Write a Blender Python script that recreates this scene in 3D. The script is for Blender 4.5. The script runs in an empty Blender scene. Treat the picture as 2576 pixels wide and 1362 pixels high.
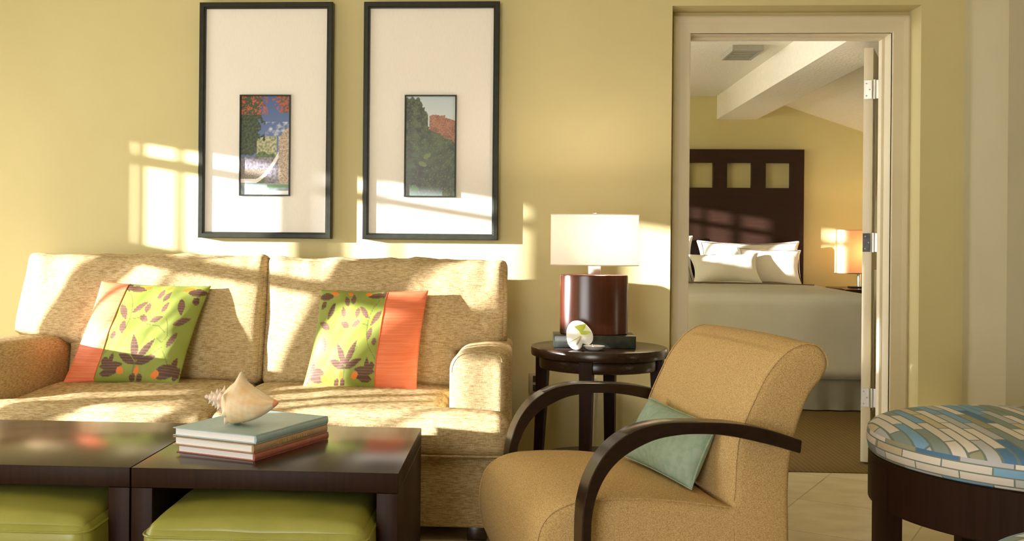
import bpy, bmesh, math, random
from mathutils import Vector, Matrix, noise

# ------------------------------------------------------------------ camera
FPX, TH, ROLL, CX, CY, CAMH = 2650.0, math.atan(2650.0 / 45400), .0093, 1143.0, 603.5, 1.08
sc = bpy.context.scene
COL = sc.collection
_R0 = Vector((math.cos(TH), math.sin(TH), 0)); AX = Vector((-math.sin(TH), math.cos(TH), 0)); _U0 = Vector((0, 0, 1))
CR = _R0 * math.cos(ROLL) + _U0 * math.sin(ROLL)
CU = _U0 * math.cos(ROLL) - _R0 * math.sin(ROLL)
cam_d = bpy.data.cameras.new('camera'); cam = bpy.data.objects.new('camera', cam_d); COL.objects.link(cam)
m = Matrix((CR, CU, -AX)).transposed().to_4x4(); m.translation = (0, 0, CAMH)
cam.matrix_world = m
cam_d.sensor_width = 36; cam_d.lens = FPX / 2576 * 36
cam_d.shift_x = (1288 - CX) / 2576
cam_d.shift_y = -(681 - CY) / 2576
cam_d.clip_start = .05
sc.camera = cam

# ------------------------------------------------------------------ light and exposure
w = bpy.data.worlds.new('world'); sc.world = w; w.use_nodes = True
bg = w.node_tree.nodes['Background']
bg.inputs[0].default_value = (1.0, .98, .94, 1); bg.inputs[1].default_value = 10.5
sun_d = bpy.data.lights.new('sun', 'SUN'); sun_d.energy = 24; sun_d.angle = math.radians(.8); sun_d.color = (1, .98, .96)
sun = bpy.data.objects.new('sun', sun_d); COL.objects.link(sun)
SUND = Vector((2.3, 1, -.158 * 2.3))
sun.rotation_euler = SUND.to_track_quat('-Z', 'Y').to_euler(); sun.location = (-6, 0, 4)
def portal(name, loc, dirv, sx, sy):
    d = bpy.data.lights.new(name, 'AREA'); d.shape = 'RECTANGLE'; d.size = sx; d.size_y = sy
    o = bpy.data.objects.new(name, d); COL.objects.link(o); o.location = loc
    o.rotation_euler = Vector(dirv).to_track_quat('-Z', 'Z').to_euler(); d.cycles.is_portal = True
    return o
LX = -3.3          # left wall face of the living room
BLX = -1.2         # left wall face of the bedroom
portal('daylight_left_windows', (LX - .11, 3.1, 1.15), (1, 0, 0), 2.5, 1.35)
portal('daylight_fill_opening', (-1.75, -2.32, 1.25), (0, 1, 0), 1.9, 2.3)  # unseen opening behind the camera, added for fill light
portal('daylight_bedroom_window', (BLX - .11, 7.41, 1.59), (1, 0, 0), 1.32, .44)
portal('daylight_bedroom_fill_low', (BLX - .11, 5.69, 1.15), (1, 0, 0), .84, 2.2)  # unseen low opening, added to bring sunless skylight into the bedroom
portal('daylight_bedroom_fill_side', (BLX - .11, 6.44, 1.80), (1, 0, 0), .54, .85)  # unseen side opening, added to brighten the bedroom further
sc.view_settings.view_transform = 'Standard'; sc.view_settings.look = 'None'
sc.view_settings.exposure = 0.14; sc.view_settings.gamma = 1; sc.view_settings.use_curve_mapping = False
sc.cycles.use_denoising = True
sc.cycles.max_bounces = 10; sc.cycles.diffuse_bounces = 6; sc.cycles.glossy_bounces = 4
sc.cycles.caustics_reflective = False; sc.cycles.caustics_refractive = False
sc.cycles.sample_clamp_indirect = 6

# ------------------------------------------------------------------ materials
def srgb(r, g, b):
    f = lambda c: (c / 255 / 12.92) if c <= 10 else ((c / 255 + .055) / 1.055) ** 2.4
    return (f(r), f(g), f(b), 1)
def base(name, col, rough=.6, spec=.5, metal=0):
    mt = bpy.data.materials.new(name); mt.use_nodes = True
    b = mt.node_tree.nodes['Principled BSDF']
    b.inputs['Base Color'].default_value = col; b.inputs['Roughness'].default_value = rough
    b.inputs['Specular IOR Level'].default_value = spec; b.inputs['Metallic'].default_value = metal
    return mt, mt.node_tree, b
def nd(nt, kind, **kw):
    n = nt.nodes.new(kind)
    for k, v in kw.items():
        if k in ('scale', 'detail', 'rough'):
            n.inputs[{'scale': 'Scale', 'detail': 'Detail', 'rough': 'Roughness'}[k]].default_value = v
        else: setattr(n, k, v)
    return n
def coords(nt, scale=(1, 1, 1), rot=(0, 0, 0), src='Object', loc=(0, 0, 0)):
    tc = nt.nodes.new('ShaderNodeTexCoord'); mp = nt.nodes.new('ShaderNodeMapping')
    mp.inputs['Scale'].default_value = scale; mp.inputs['Rotation'].default_value = rot; mp.inputs['Location'].default_value = loc
    nt.links.new(tc.outputs[src], mp.inputs[0]); return mp
def ramp(nt, stops, interp='LINEAR'):
    r = nt.nodes.new('ShaderNodeValToRGB'); e = r.color_ramp; e.interpolation = interp
    e.elements[0].position, e.elements[0].color = stops[0]
    e.elements[1].position, e.elements[1].color = stops[1]
    for p, c in stops[2:]:
        x = e.elements.new(p); x.color = c
    return r
def noisy(name, c1, c2, scale=(5, 5, 5), rough=.6, spec=.5, bump=0, bscale=None, lo=.35, hi=.65, detail=3, metal=0, bdist=.002):
    """two tones mixed by noise, with an optional bump"""
    mt, nt, b = base(name, c1, rough, spec, metal)
    mp = coords(nt, scale); n = nd(nt, 'ShaderNodeTexNoise', scale=1.0, detail=detail)
    nt.links.new(mp.outputs[0], n.inputs['Vector'])
    r = ramp(nt, [(lo, c1), (hi, c2)]); nt.links.new(n.outputs['Fac'], r.inputs[0]); nt.links.new(r.outputs[0], b.inputs['Base Color'])
    if bump:
        mp2 = coords(nt, bscale or scale); n2 = nd(nt, 'ShaderNodeTexNoise', scale=1.0, detail=2)
        nt.links.new(mp2.outputs[0], n2.inputs['Vector'])
        bp = nt.nodes.new('ShaderNodeBump'); bp.inputs['Strength'].default_value = bump; bp.inputs['Distance'].default_value = bdist
        nt.links.new(n2.outputs['Fac'], bp.inputs['Height']); nt.links.new(bp.outputs[0], b.inputs['Normal'])
    return mt
def wood(name, c1, c2, rough=.28, axis=0, spec=.5):
    c1 = tuple((a + b) / 2 * .5 + a * .5 for a, b in zip(c1, c2)); c2 = tuple((a + b) / 2 * .5 + b * .5 for a, b in zip(c1, c2))
    s = [90, 90, 90]; s[axis] = 4
    mt = noisy(name, c1, c2, tuple(s), rough, spec, .05, tuple(s))
    return mt
M = {}
M['wall'] = noisy('wall_paint', (.61, .54, .285, 1), (.63, .56, .30, 1), (3, 3, 3), .7, .25, .15, (160, 160, 160))
M['wall_right'] = noisy('wall_paint_right', (.55, .51, .37, 1), (.57, .53, .385, 1), (3, 3, 3), .7, .25, .15, (160, 160, 160))
M['ceiling'] = noisy('ceiling_texture', (.84, .80, .69, 1), (.88, .84, .73, 1), (40, 40, 40), .9, .2, .6, (70, 70, 70), bdist=.006)
M['trim'] = noisy('trim_paint', (.70, .63, .47, 1), (.73, .66, .50, 1), (4, 4, 4), .35, .5)
M['sofa'] = None
def weave(name, dark, mid, light, sx, sz, rough=.9, bump=.5):
    """woven upholstery: dark dashes on a warm ground"""
    mt, nt, b = base(name, mid, rough, .15)
    mp = coords(nt, (sx, sx, sz)); n = nd(nt, 'ShaderNodeTexNoise', scale=1.0, detail=1.5, rough=.6)
    nt.links.new(mp.outputs[0], n.inputs['Vector'])
    r = ramp(nt, [(.34, dark), (.5, mid), (.66, light)])
    nt.links.new(n.outputs['Fac'], r.inputs[0]); 
    mp2 = coords(nt, (sz, sz, sx * 1.5)); n2 = nd(nt, 'ShaderNodeTexNoise', scale=1.0, detail=1)
    nt.links.new(mp2.outputs[0], n2.inputs['Vector'])
    mx = nt.nodes.new('ShaderNodeMix'); mx.data_type = 'RGBA'; mx.blend_type = 'SOFT_LIGHT'; mx.inputs[0].default_value = .6
    nt.links.new(r.outputs[0], mx.inputs[6]); nt.links.new(n2.outputs['Fac'], mx.inputs[7])
    nt.links.new(mx.outputs[2], b.inputs['Base Color'])
    ad = nt.nodes.new('ShaderNodeMath'); ad.operation = 'ADD'
    nt.links.new(n.outputs['Fac'], ad.inputs[0]); nt.links.new(n2.outputs['Fac'], ad.inputs[1])
    bp = nt.nodes.new('ShaderNodeBump'); bp.inputs['Strength'].default_value = bump; bp.inputs['Distance'].default_value = .0015
    nt.links.new(ad.outputs[0], bp.inputs['Height']); nt.links.new(bp.outputs[0], b.inputs['Normal'])
    return mt
M['sofa'] = weave('sofa_weave', (.35, .24, .115, 1), (.49, .37, .195, 1), (.59, .475, .28, 1), 42, 400, bump=.4)
M['chair'] = weave('chair_weave', (.44, .29, .12, 1), (.56, .385, .175, 1), (.66, .48, .24, 1), 260, 420, bump=.3)
M['wood'] = wood('espresso_wood', (.020, .0085, .0045, 1), (.034, .015, .008, 1), .24, 0)
M['woodz'] = wood('espresso_wood_upright', (.018, .0075, .004, 1), (.030, .012, .0065, 1), .45, 2, .12)
M['armwood'] = wood('bent_arm_wood', (.016, .008, .0045, 1), (.026, .013, .007, 1), .24, 0, .3)
M['lampwood'] = wood('lamp_body_wood', (.040, .010, .005, 1), (.075, .018, .008, 1), .2, 2)
M['black'] = noisy('black_lacquer', (.016, .018, .011, 1), (.022, .023, .015, 1), (30, 30, 30), .4, .25)
M['stone'] = noisy('dark_stone', (.022, .028, .022, 1), (.045, .052, .042, 1), (25, 25, 25), .22)
M['mat'] = noisy('mat_board', (.85, .82, .77, 1), (.88, .85, .80, 1), (300, 6, 40), .9, .1, .15, (500, 500, 60))
M['leather'] = noisy('green_leather', (.285, .285, .055, 1), (.325, .325, .068, 1), (7, 7, 7), .36, .5, .25, (230, 230, 230), bdist=.001)
M['orange'] = noisy('orange_silk', (.74, .17, .075, 1), (.82, .24, .11, 1), (6, 6, 160), .5, .4, .5, (5, 5, 210))
M['orange_pipe'] = noisy('orange_silk_dark', (.62, .10, .035, 1), (.70, .13, .05, 1), (60, 60, 60), .6)
M['teal'] = noisy('teal_linen', (.26, .36, .28, 1), (.33, .42, .33, 1), (50, 50, 50), .9, .15, .3, (420, 420, 420))
M['chrome'] = noisy('brushed_nickel', (.55, .53, .48, 1), (.62, .60, .55, 1), (80, 80, 8), .3, .5, metal=1)
M['darkmetal'] = noisy('dark_bronze', (.03, .025, .022, 1), (.06, .05, .045, 1), (80, 80, 80), .4, .5, metal=.8)
M['white_linen'] = noisy('white_linen', (.80, .77, .70, 1), (.84, .81, .74, 1), (9, 9, 9), .85, .2, .25, (14, 14, 14), bdist=.012)
M['duvet'] = noisy('duvet_cotton', (.50, .475, .39, 1), (.53, .505, .415, 1), (5, 5, 5), .85, .2, .2, (9, 9, 9), bdist=.012)
M['piping'] = noisy('brown_piping', (.16, .10, .05, 1), (.2, .13, .07, 1), (30, 30, 30), .8)
M['plate'] = noisy('outlet_plate', (.42, .36, .22, 1), (.46, .40, .25, 1), (30, 30, 30), .4)
M['slot'] = noisy('outlet_slots', (.03, .02, .01, 1), (.05, .04, .02, 1), (30, 30, 30), .5)
M['ivory'] = noisy('ivory_plastic', (.62, .56, .42, 1), (.66, .6, .46, 1), (30, 30, 30), .4)
M['paper'] = noisy('page_block', (.80, .78, .78, 1), (.88, .86, .86, 1), (4, 4, 900), .8, .2)
M['bluecover'] = noisy('blue_book_cloth', (.33, .47, .50, 1), (.37, .51, .54, 1), (60, 60, 60), .45)
M['tancover'] = noisy('tan_book_cover', (.40, .25, .13, 1), (.45, .29, .16, 1), (60, 60, 60), .5)
M['redcover'] = noisy('red_book_cover', (.36, .10, .065, 1), (.41, .125, .08, 1), (60, 60, 60), .45)
M['gold'] = noisy('gold_foil', (.75, .55, .25, 1), (.8, .6, .3, 1), (60, 60, 60), .35, metal=.7)
M['spathe'] = noisy('white_spathe', (.86, .86, .80, 1), (.9, .9, .84, 1), (20, 20, 20), .3)
M['spadix'] = noisy('green_yellow_petal', (.50, .62, .04, 1), (.62, .72, .09, 1), (40, 40, 40), .35)
M['silver'] = noisy('silver_dish', (.78, .77, .74, 1), (.84, .83, .8, 1), (10, 10, 10), .15, metal=1)
M['hinge_dark'] = noisy('dark_hinge', (.03, .03, .03, 1), (.07, .07, .07, 1), (60, 60, 60), .4, metal=.6)
M['glaze'] = noisy('white_glaze', (.72, .70, .66, 1), (.78, .76, .72, 1), (20, 20, 20), .12, .8)
M['vent'] = noisy('vent_metal', (.34, .33, .27, 1), (.38, .37, .30, 1), (30, 30, 30), .5)
M['frame_white'] = noisy('window_frame_paint', (.7, .68, .6, 1), (.74, .72, .64, 1), (10, 10, 10), .4)

def shade_mat(name, col, emit=0):
    mt = bpy.data.materials.new(name); mt.use_nodes = True; nt = mt.node_tree
    out = nt.nodes['Material Output']; nt.nodes.remove(nt.nodes['Principled BSDF'])
    d = nt.nodes.new('ShaderNodeBsdfDiffuse'); t = nt.nodes.new('ShaderNodeBsdfTranslucent'); mx = nt.nodes.new('ShaderNodeMixShader')
    mp = coords(nt, (300, 300, 300)); n = nd(nt, 'ShaderNodeTexNoise', scale=1.0)
    nt.links.new(mp.outputs[0], n.inputs['Vector'])
    r = ramp(nt, [(.3, tuple(c * .96 for c in col[:3]) + (1,)), (.7, col)]); nt.links.new(n.outputs['Fac'], r.inputs[0])
    nt.links.new(r.outputs[0], d.inputs[0]); nt.links.new(r.outputs[0], t.inputs[0]); mx.inputs[0].default_value = .5
    nt.links.new(d.outputs[0], mx.inputs[1]); nt.links.new(t.outputs[0], mx.inputs[2]); nt.links.new(mx.outputs[0], out.inputs[0])
    return mt
M['shade'] = shade_mat('lamp_shade_linen', (.86, .78, .72, 1))
M['shade_warm'] = shade_mat('bedside_shade_linen', (.85, .68, .50, 1))

def floor_mat():
    mt, nt, b = base('travertine_tile', srgb(205, 185, 140), .32, .5)
    mp = coords(nt, (1, 1, 1), (0, 0, math.radians(29)), loc=(.13, .02, 0))
    br = nt.nodes.new('ShaderNodeTexBrick'); br.offset = 0; br.inputs['Scale'].default_value = 1
    br.inputs['Brick Width'].default_value = .506; br.inputs['Row Height'].default_value = .506; br.inputs['Mortar Size'].default_value = .003
    br.inputs['Color1'].default_value = (.62, .53, .34, 1); br.inputs['Color2'].default_value = (.66, .57, .37, 1); br.inputs['Mortar'].default_value = (.38, .30, .18, 1)
    nt.links.new(mp.outputs[0], br.inputs['Vector'])
    n = nd(nt, 'ShaderNodeTexNoise', scale=7.0, detail=6); mp2 = coords(nt, (1, 1.6, 1)); nt.links.new(mp2.outputs[0], n.inputs['Vector'])
    r = ramp(nt, [(.3, (.80, .76, .68, 1)), (.7, (1, 1, 1, 1))]); nt.links.new(n.outputs['Fac'], r.inputs[0])
    mx = nt.nodes.new('ShaderNodeMix'); mx.data_type = 'RGBA'; mx.blend_type = 'MULTIPLY'; mx.inputs[0].default_value = 1
    nt.links.new(br.outputs[0], mx.inputs[6]); nt.links.new(r.outputs[0], mx.inputs[7]); nt.links.new(mx.outputs[2], b.inputs['Base Color'])
    return mt
M['tile'] = floor_mat()
def carpet_mat():
    mt, nt, b = base('olive_brown_carpet', (.16, .10, .035, 1), .95, .1)
    mp = coords(nt, (1, 1, 1), (0, 0, math.radians(45))); 
    br = nt.nodes.new('ShaderNodeTexChecker'); br.inputs['Scale'].default_value = 55
    br.inputs[1].default_value = (.155, .10, .034, 1); br.inputs[2].default_value = (.115, .072, .022, 1)
    nt.links.new(mp.outputs[0], br.inputs['Vector']); nt.links.new(br.outputs[0], b.inputs['Base Color'])
    n = nd(nt, 'ShaderNodeTexNoise', scale=300.0); bp = nt.nodes.new('ShaderNodeBump'); bp.inputs['Strength'].default_value = .5
    nt.links.new(n.outputs['Fac'], bp.inputs['Height']); nt.links.new(bp.outputs[0], b.inputs['Normal'])
    return mt
M['carpet'] = carpet_mat()
def vcol_mat(name, rough=.6, spec=.3, bump=0, bs=(300, 300, 300)):
    mt, nt, b = base(name, (1, 1, 1, 1), rough, spec)
    a = nt.nodes.new('ShaderNodeVertexColor'); a.layer_name = 'pigment'; nt.links.new(a.outputs[0], b.inputs['Base Color'])
    if bump:
        mp = coords(nt, bs); n = nd(nt, 'ShaderNodeTexNoise', scale=1.0); nt.links.new(mp.outputs[0], n.inputs['Vector'])
        bp = nt.nodes.new('ShaderNodeBump'); bp.inputs['Strength'].default_value = bump; bp.inputs['Distance'].default_value = .001
        nt.links.new(n.outputs['Fac'], bp.inputs['Height']); nt.links.new(bp.outputs[0], b.inputs['Normal'])
    return mt
M['print'] = vcol_mat('photo_print', .3, .4)
M['leaf_fabric'] = vcol_mat('leaf_pattern_fabric', .55, .35, .4, (8, 8, 300))
M['shell'] = vcol_mat('conch_shell', .4, .4, .2, (60, 60, 60))
def patch_mat():
    """patchwork strips in blues, creams and greys, laid out by the UV map"""
    mt, nt, b = base('strip_fabric', (1, 1, 1, 1), .75, .2)
    mp = coords(nt, (1, 1, 1), src='UV')
    br = nt.nodes.new('ShaderNodeTexBrick'); br.offset = .37; br.offset_frequency = 2; br.inputs['Scale'].default_value = 1
    br.inputs['Brick Width'].default_value = .135; br.inputs['Row Height'].default_value = .026; br.inputs['Mortar Size'].default_value = .0022; br.inputs['Mortar Smooth'].default_value = .1
    br.inputs['Color1'].default_value = (0, 0, 0, 1); br.inputs['Color2'].default_value = (1, 1, 1, 1); br.inputs['Mortar'].default_value = (.5, .5, .5, 1)
    nt.links.new(mp.outputs[0], br.inputs['Vector'])
    r = ramp(nt, [(0, (.74, .70, .68, 1)), (.16, (.10, .22, .42, 1)), (.30, (.80, .76, .74, 1)), (.45, (.36, .35, .26, 1)), (.58, (.22, .42, .68, 1)), (.70, (.52, .54, .60, 1)), (.80, (.62, .55, .40, 1)), (.90, (.26, .33, .33, 1))], 'CONSTANT')
    nt.links.new(br.outputs['Color'], r.inputs[0])
    mx = nt.nodes.new('ShaderNodeMix'); mx.data_type = 'RGBA'; nt.links.new(br.outputs['Fac'], mx.inputs[0])
    nt.links.new(r.outputs[0], mx.inputs[6]); mx.inputs[7].default_value = (.20, .24, .22, 1)
    nt.links.new(mx.outputs[2], b.inputs['Base Color'])
    return mt
M['patch'] = patch_mat()

# ------------------------------------------------------------------ helpers
def link(name, bm, mat=None, parent=None, smooth=True, angle=40):
    me = bpy.data.meshes.new(name); bm.normal_update(); bm.to_mesh(me); bm.free()
    if mat is not None: me.materials.append(mat)
    o = bpy.data.objects.new(name, me); COL.objects.link(o)
    if smooth:
        for p in me.polygons: p.use_smooth = True
        try: me.set_sharp_from_angle(angle=math.radians(angle))
        except Exception: pass
    if parent is not None:
        o.parent = parent
        o.matrix_parent_inverse = Matrix.Translation(parent.location).inverted() if parent.rotation_euler.z == 0 else parent.matrix_basis.inverted()
    return o
def thing(name, label, cat, loc, group=None):
    o = bpy.data.objects.new(name, None); COL.objects.link(o); o.location = loc; o.empty_display_size = .05
    o['label'] = label; o['category'] = cat
    if group: o['group'] = group
    return o
def tag(o, label, cat, group=None):
    o['label'] = label; o['category'] = cat
    if group: o['group'] = group
    return o
def struct(name, bm, mat):
    o = link(name, bm, mat, smooth=False); o['kind'] = 'structure'; return o
def box(bm, x0, x1, y0, y1, z0, z1):
    vs = [bm.verts.new((x, y, z)) for x in (x0, x1) for y in (y0, y1) for z in (z0, z1)]
    for f in ((0, 1, 3, 2), (4, 6, 7, 5), (0, 4, 5, 1), (2, 3, 7, 6), (0, 2, 6, 4), (1, 5, 7, 3)):
        bm.faces.new([vs[i] for i in f])
def boxes(*L):
    bm = bmesh.new()
    for b in L: box(bm, *b)
    return bm
def bev(bm, r, seg=2):
    bmesh.ops.recalc_face_normals(bm, faces=bm.faces)
    bmesh.ops.bevel(bm, geom=[e for e in bm.edges], offset=r, segments=seg, profile=.5, affect='EDGES')
    return bm
def rbox(x0, x1, y0, y1, z0, z1, r=.004, seg=2):
    return bev(boxes((x0, x1, y0, y1, z0, z1)), r, seg)
def lathe(prof, c=(0, 0), n=48, sx=1, sy=1, caps=True):
    bm = bmesh.new(); rings = []
    for r, z in prof:
        rings.append([bm.verts.new((c[0] + sx * r * math.cos(2 * math.pi * i / n), c[1] + sy * r * math.sin(2 * math.pi * i / n), z)) for i in range(n)])
    for a, b in zip(rings, rings[1:]):
        for i in range(n): bm.faces.new((a[i], a[(i + 1) % n], b[(i + 1) % n], b[i]))
    if caps:
        bm.faces.new(list(reversed(rings[0]))); bm.faces.new(rings[-1])
    bmesh.ops.recalc_face_normals(bm, faces=bm.faces)
    return bm
def tube(bm, pts, r, n=8, closed=False):
    pts = [Vector(p) for p in pts]; rings = []; N = len(pts); prev = None
    for i, p in enumerate(pts):
        a = pts[(i - 1) % N] if (i > 0 or closed) else pts[0]; b = pts[(i + 1) % N] if (i < N - 1 or closed) else pts[-1]
        t = (b - a).normalized()
        if prev is None:
            u = t.orthogonal().normalized()
        else:
            u = (prev - t * prev.dot(t)).normalized()
        prev = u; v = t.cross(u)
        rr = r[i] if isinstance(r, (list, tuple)) else r
        rings.append([bm.verts.new(p + u * rr * math.cos(2 * math.pi * k / n) + v * rr * math.sin(2 * math.pi * k / n)) for k in range(n)])
    for i in range(N if closed else N - 1):
        a, b = rings[i], rings[(i + 1) % N]
        for k in range(n): bm.faces.new((a[k], a[(k + 1) % n], b[(k + 1) % n], b[k]))
    if not closed:
        bm.faces.new(list(reversed(rings[0]))); bm.faces.new(rings[-1])
def soft(size, r, crown=(0, 0, 0), n=26, wrinkle=None, post=None):
    """padded box: rounded edges, domed faces, optional folds; centred at the origin"""
    bm = bmesh.new(); bmesh.ops.create_cube(bm, size=1)
    bmesh.ops.subdivide_edges(bm, edges=bm.edges[:], cuts=n, use_grid_fill=True)
    h = [s / 2 for s in size]
    for v in bm.verts:
        p = [math.sin(math.pi * c) / 2 * 2 for c in v.co]      # -1..1, dense near the edges
        q = Vector([p[i] * h[i] for i in range(3)])
        inner = Vector([max(-h[i] + r, min(h[i] - r, q[i])) for i in range(3)])
        d = q - inner
        if d.length > 1e-9: q = inner + d.normalized() * r
        fx = max(0, 1 - p[0] ** 2); fy = max(0, 1 - p[1] ** 2); fz = max(0, 1 - p[2] ** 2)
        q.x += crown[0] * p[0] * (fy * fz) ** .6; q.y += crown[1] * p[1] * (fx * fz) ** .6; q.z += crown[2] * p[2] * (fx * fy) ** .6
        if wrinkle: q += wrinkle(p, q)
        if post: q = post(p, q)
        v.co = q
    bmesh.ops.recalc_face_normals(bm, faces=bm.faces)
    return bm
def xform(bm, rx=0, ry=0, rz=0, loc=(0, 0, 0)):
    mm = Matrix.Translation(loc) @ Matrix.Rotation(rz, 4, 'Z') @ Matrix.Rotation(ry, 4, 'Y') @ Matrix.Rotation(rx, 4, 'X')
    bm.transform(mm); return bm

# ------------------------------------------------------------------ room shell
W = 4.89            # sofa wall face
DW = 5.04           # recessed door wall face
BW = 5.21           # bedroom side of that wall
BY = 8.9            # headboard wall
struct('floor', boxes((-3.45, 5.35, -2.5, 5.045, -.1, 0)), M['tile'])
cf = struct('floor_bedroom', boxes((BLX - .15, 3.75, 5.045, BY + .15, -.1, .004)), M['carpet'])
struct('ceiling', boxes((-3.45, 5.35, -2.5, BW, 3.6, 3.7)), M['ceiling'])
wb = boxes((-3.45, .709, W, BW, 0, 3.6), (.709, 1.826, W, BW, 2.165, 3.6),
           (.709, .80, DW, BW, 0, 2.165), (1.76, 1.826, DW, BW, 0, 2.165), (.80, 1.76, DW, BW, 2.08, 2.165),
           (1.826, 2.02, W, BW, 0, 3.6))
struct('wall_back', wb, M['wall'])
struct('wall_right', boxes((2.02, 5.35, 4.465, BW, 0, 3.6), (5.2, 5.35, -2.5, 4.465, 0, 3.6)), M['wall_right'])
# left wall with the window band
Y0 = lambda e: W - (e - LX) / 2.3
units = [(-1.81, -1.0, ((-1.765, -1.733), (-1.572, -1.548))), (-.84, .088, ((-.80, -.765), (-.545, -.52))),
         (.53, .85, ()), (1.09, 1.47, ()), (1.56, 1.80, ()), (1.85, 2.85, ((2.30, 2.34),))]
HEADS = [1.787, 1.787, 1.787, 1.51, 1.32, 1.17]
SILL, HEAD = .45, 1.787
L = [(LX - .15, LX, -2.5, Y0(2.85), 0, 3.6), (LX - .15, LX, Y0(-1.81), W, 0, 3.6),
     (LX - .15, LX, Y0(2.85), Y0(-1.81), 0, SILL), (LX - .15, LX, Y0(2.85), Y0(-1.81), HEAD, 3.6), (LX - .15, LX, Y0(1.47), Y0(1.09), 1.51, HEAD), (LX - .15, LX, Y0(1.80), Y0(1.56), 1.32, HEAD), (LX - .15, LX, Y0(2.85), Y0(1.85), 1.17, HEAD)]
prev = None
for a, b_, bars in units:
    if prev is not None: L.append((LX - .05, LX, Y0(a), Y0(prev), SILL, HEAD))
    prev = b_
struct('wall_left', boxes(*L), M['wall'])
for k, (a, b_, bars) in enumerate(units):
    L = []
    for z0, z1 in ((1.661, 1.712), (1.223, 1.289), (.80, .85))[1 if k == 2 else 0:]:
        L.append((LX - .035, LX - .015, Y0(b_), Y0(a), z0, z1))
    for c, d in bars:
        L.append((LX - .036, LX - .014, Y0(d), Y0(c), SILL, HEAD))
    struct('window_%d' % (k + 1), boxes(*[b for b in [(q[0], q[1], q[2], q[3], q[4], min(q[5], HEADS[k])) for q in L] if b[5] > b[4]]), M['frame_white'])
# unseen wall behind the camera; its wide opening is added to let in fill skylight
struct('wall_front', boxes((-3.45, -2.7, -2.5, -2.3, 0, 3.6), (-.8, 5.35, -2.5, -2.3, 0, 3.6), (-2.7, -.8, -2.5, -2.3, 2.4, 3.6), (-2.7, -.8, -2.5, -2.3, 0, .1)), M['wall'])
struct('window_7', boxes((-1.78, -1.72, -2.42, -2.38, .1, 2.4), (-2.7, -.8, -2.42, -2.38, 1.98, 2.02)), M['frame_white'])  # bars in the added fill opening
# bedroom shell
struct('ceiling_bedroom', boxes((BLX - .15, 2.03, BW, BY + .15, 2.30, 2.4)), M['ceiling'])
bm = bmesh.new()
prof = [(1.99, 2.30), (3.75, 2.30 - .345 * 1.74), (3.75, 2.6), (1.99, 2.6)]
a = [bm.verts.new((x, BW, z)) for x, z in prof]; b2 = [bm.verts.new((x, BY, z)) for x, z in prof]
bm.faces.new(a); bm.faces.new(list(reversed(b2)))
for i in range(4): bm.faces.new((a[i], b2[i], b2[(i + 1) % 4], a[(i + 1) % 4]))
bmesh.ops.recalc_face_normals(bm, faces=bm.faces)
struct('ceiling_slope', bm, M['ceiling'])
struct('trim_beam', boxes((1.665, 1.99, BW, BY, 2.105, 2.32)), M['ceiling'])
struct('wall_bedroom_back', boxes((BLX - .15, 3.75, BY, BY + .15, 0, 2.5)), M['wall'])
struct('wall_bedroom_right', boxes((3.6, 3.75, BW, BY, 0, 2.0)), M['wall'])
YB = lambda e: 8.85 - (e - BLX) / 2.3
by0, by1 = YB(3.6), YB(.6)
struct('wall_bedroom_left', boxes((BLX - .15, BLX, BW, 5.27, 0, 2.4), (BLX - .15, BLX, 6.11, 6.17, 0, 2.4), (BLX - .15, BLX, 6.17, by0 - .05, 0, 1.37), (BLX - .15, BLX, 6.17, by0 - .05, 2.22, 2.4), (BLX - .15, BLX, by0 - .05, by0, 0, 2.4), (BLX - .15, BLX, by1, BY, 0, 2.4),
    (BLX - .15, BLX, by0, by1, 0, 1.37), (BLX - .15, BLX, by0, by1, 1.81, 2.4), (BLX - .15, BLX, 5.27, 6.11, 0, .04), (BLX - .15, BLX, 5.27, 6.11, 2.25, 2.4)), M['wall'])  # tall and side openings nearest the living room are added for skylight
L = [(BLX - .04, BLX - .02, by0, by1, z0, z1) for z0, z1 in ((1.655, 1.70),)]
for c, d in ((1.03, 1.06), (1.50, 1.53), (1.61, 1.65), (1.86, 1.93), (2.17, 2.46), (2.72, 2.74), (3.1, 3.2)): L.append((BLX - .041, BLX - .019, YB(d), YB(c), 1.37, 1.81))
struct('window_8', boxes(*L), M['frame_white'])
struct('window_9', boxes((BLX - .04, BLX - .02, 5.70, 5.74, .1, 2.2)), M['frame_white'])  # bar in the low opening added to brighten the bedroom

# door casing and jamb
ZT = 2.065
def casing():
    bm = bmesh.new()
    # moulding cross-section swept as three mitred legs: (distance from opening, projection)
    sec = [(0, 0), (0, .012), (.006, .016), (.05, .018), (.072, .022), (.080, .020), (.080, 0)]
    path = lambda d: [(.815 - d, 0), (.815 - d, ZT + d), (1.745 + d, ZT + d), (1.745 + d, 0)]
    rows = [[bm.verts.new((x, DW - p, z)) for x, z in path(d)] for d, p in sec]
    for r0, r1 in zip(rows, rows[1:]):
        for i in range(3): bm.faces.new((r0[i], r0[i + 1], r1[i + 1], r1[i]))
    bmesh.ops.recalc_face_normals(bm, faces=bm.faces)
    return bm
struct('trim_1', casing(), M['trim'])
struct('trim_2', boxes((.80, .815, DW - .012, BW, 0, ZT), (1.745, 1.76, DW - .012, BW, 0, ZT), (.80, 1.76, DW - .012, BW, ZT, ZT + .015),
    (.815, .827, DW + .09, DW + .125, 0, ZT - .012), (1.733, 1.745, DW + .09, DW + .125, 0, ZT - .012), (.815, 1.745, DW + .09, DW + .125, ZT - .012, ZT)), M['trim'])
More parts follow.
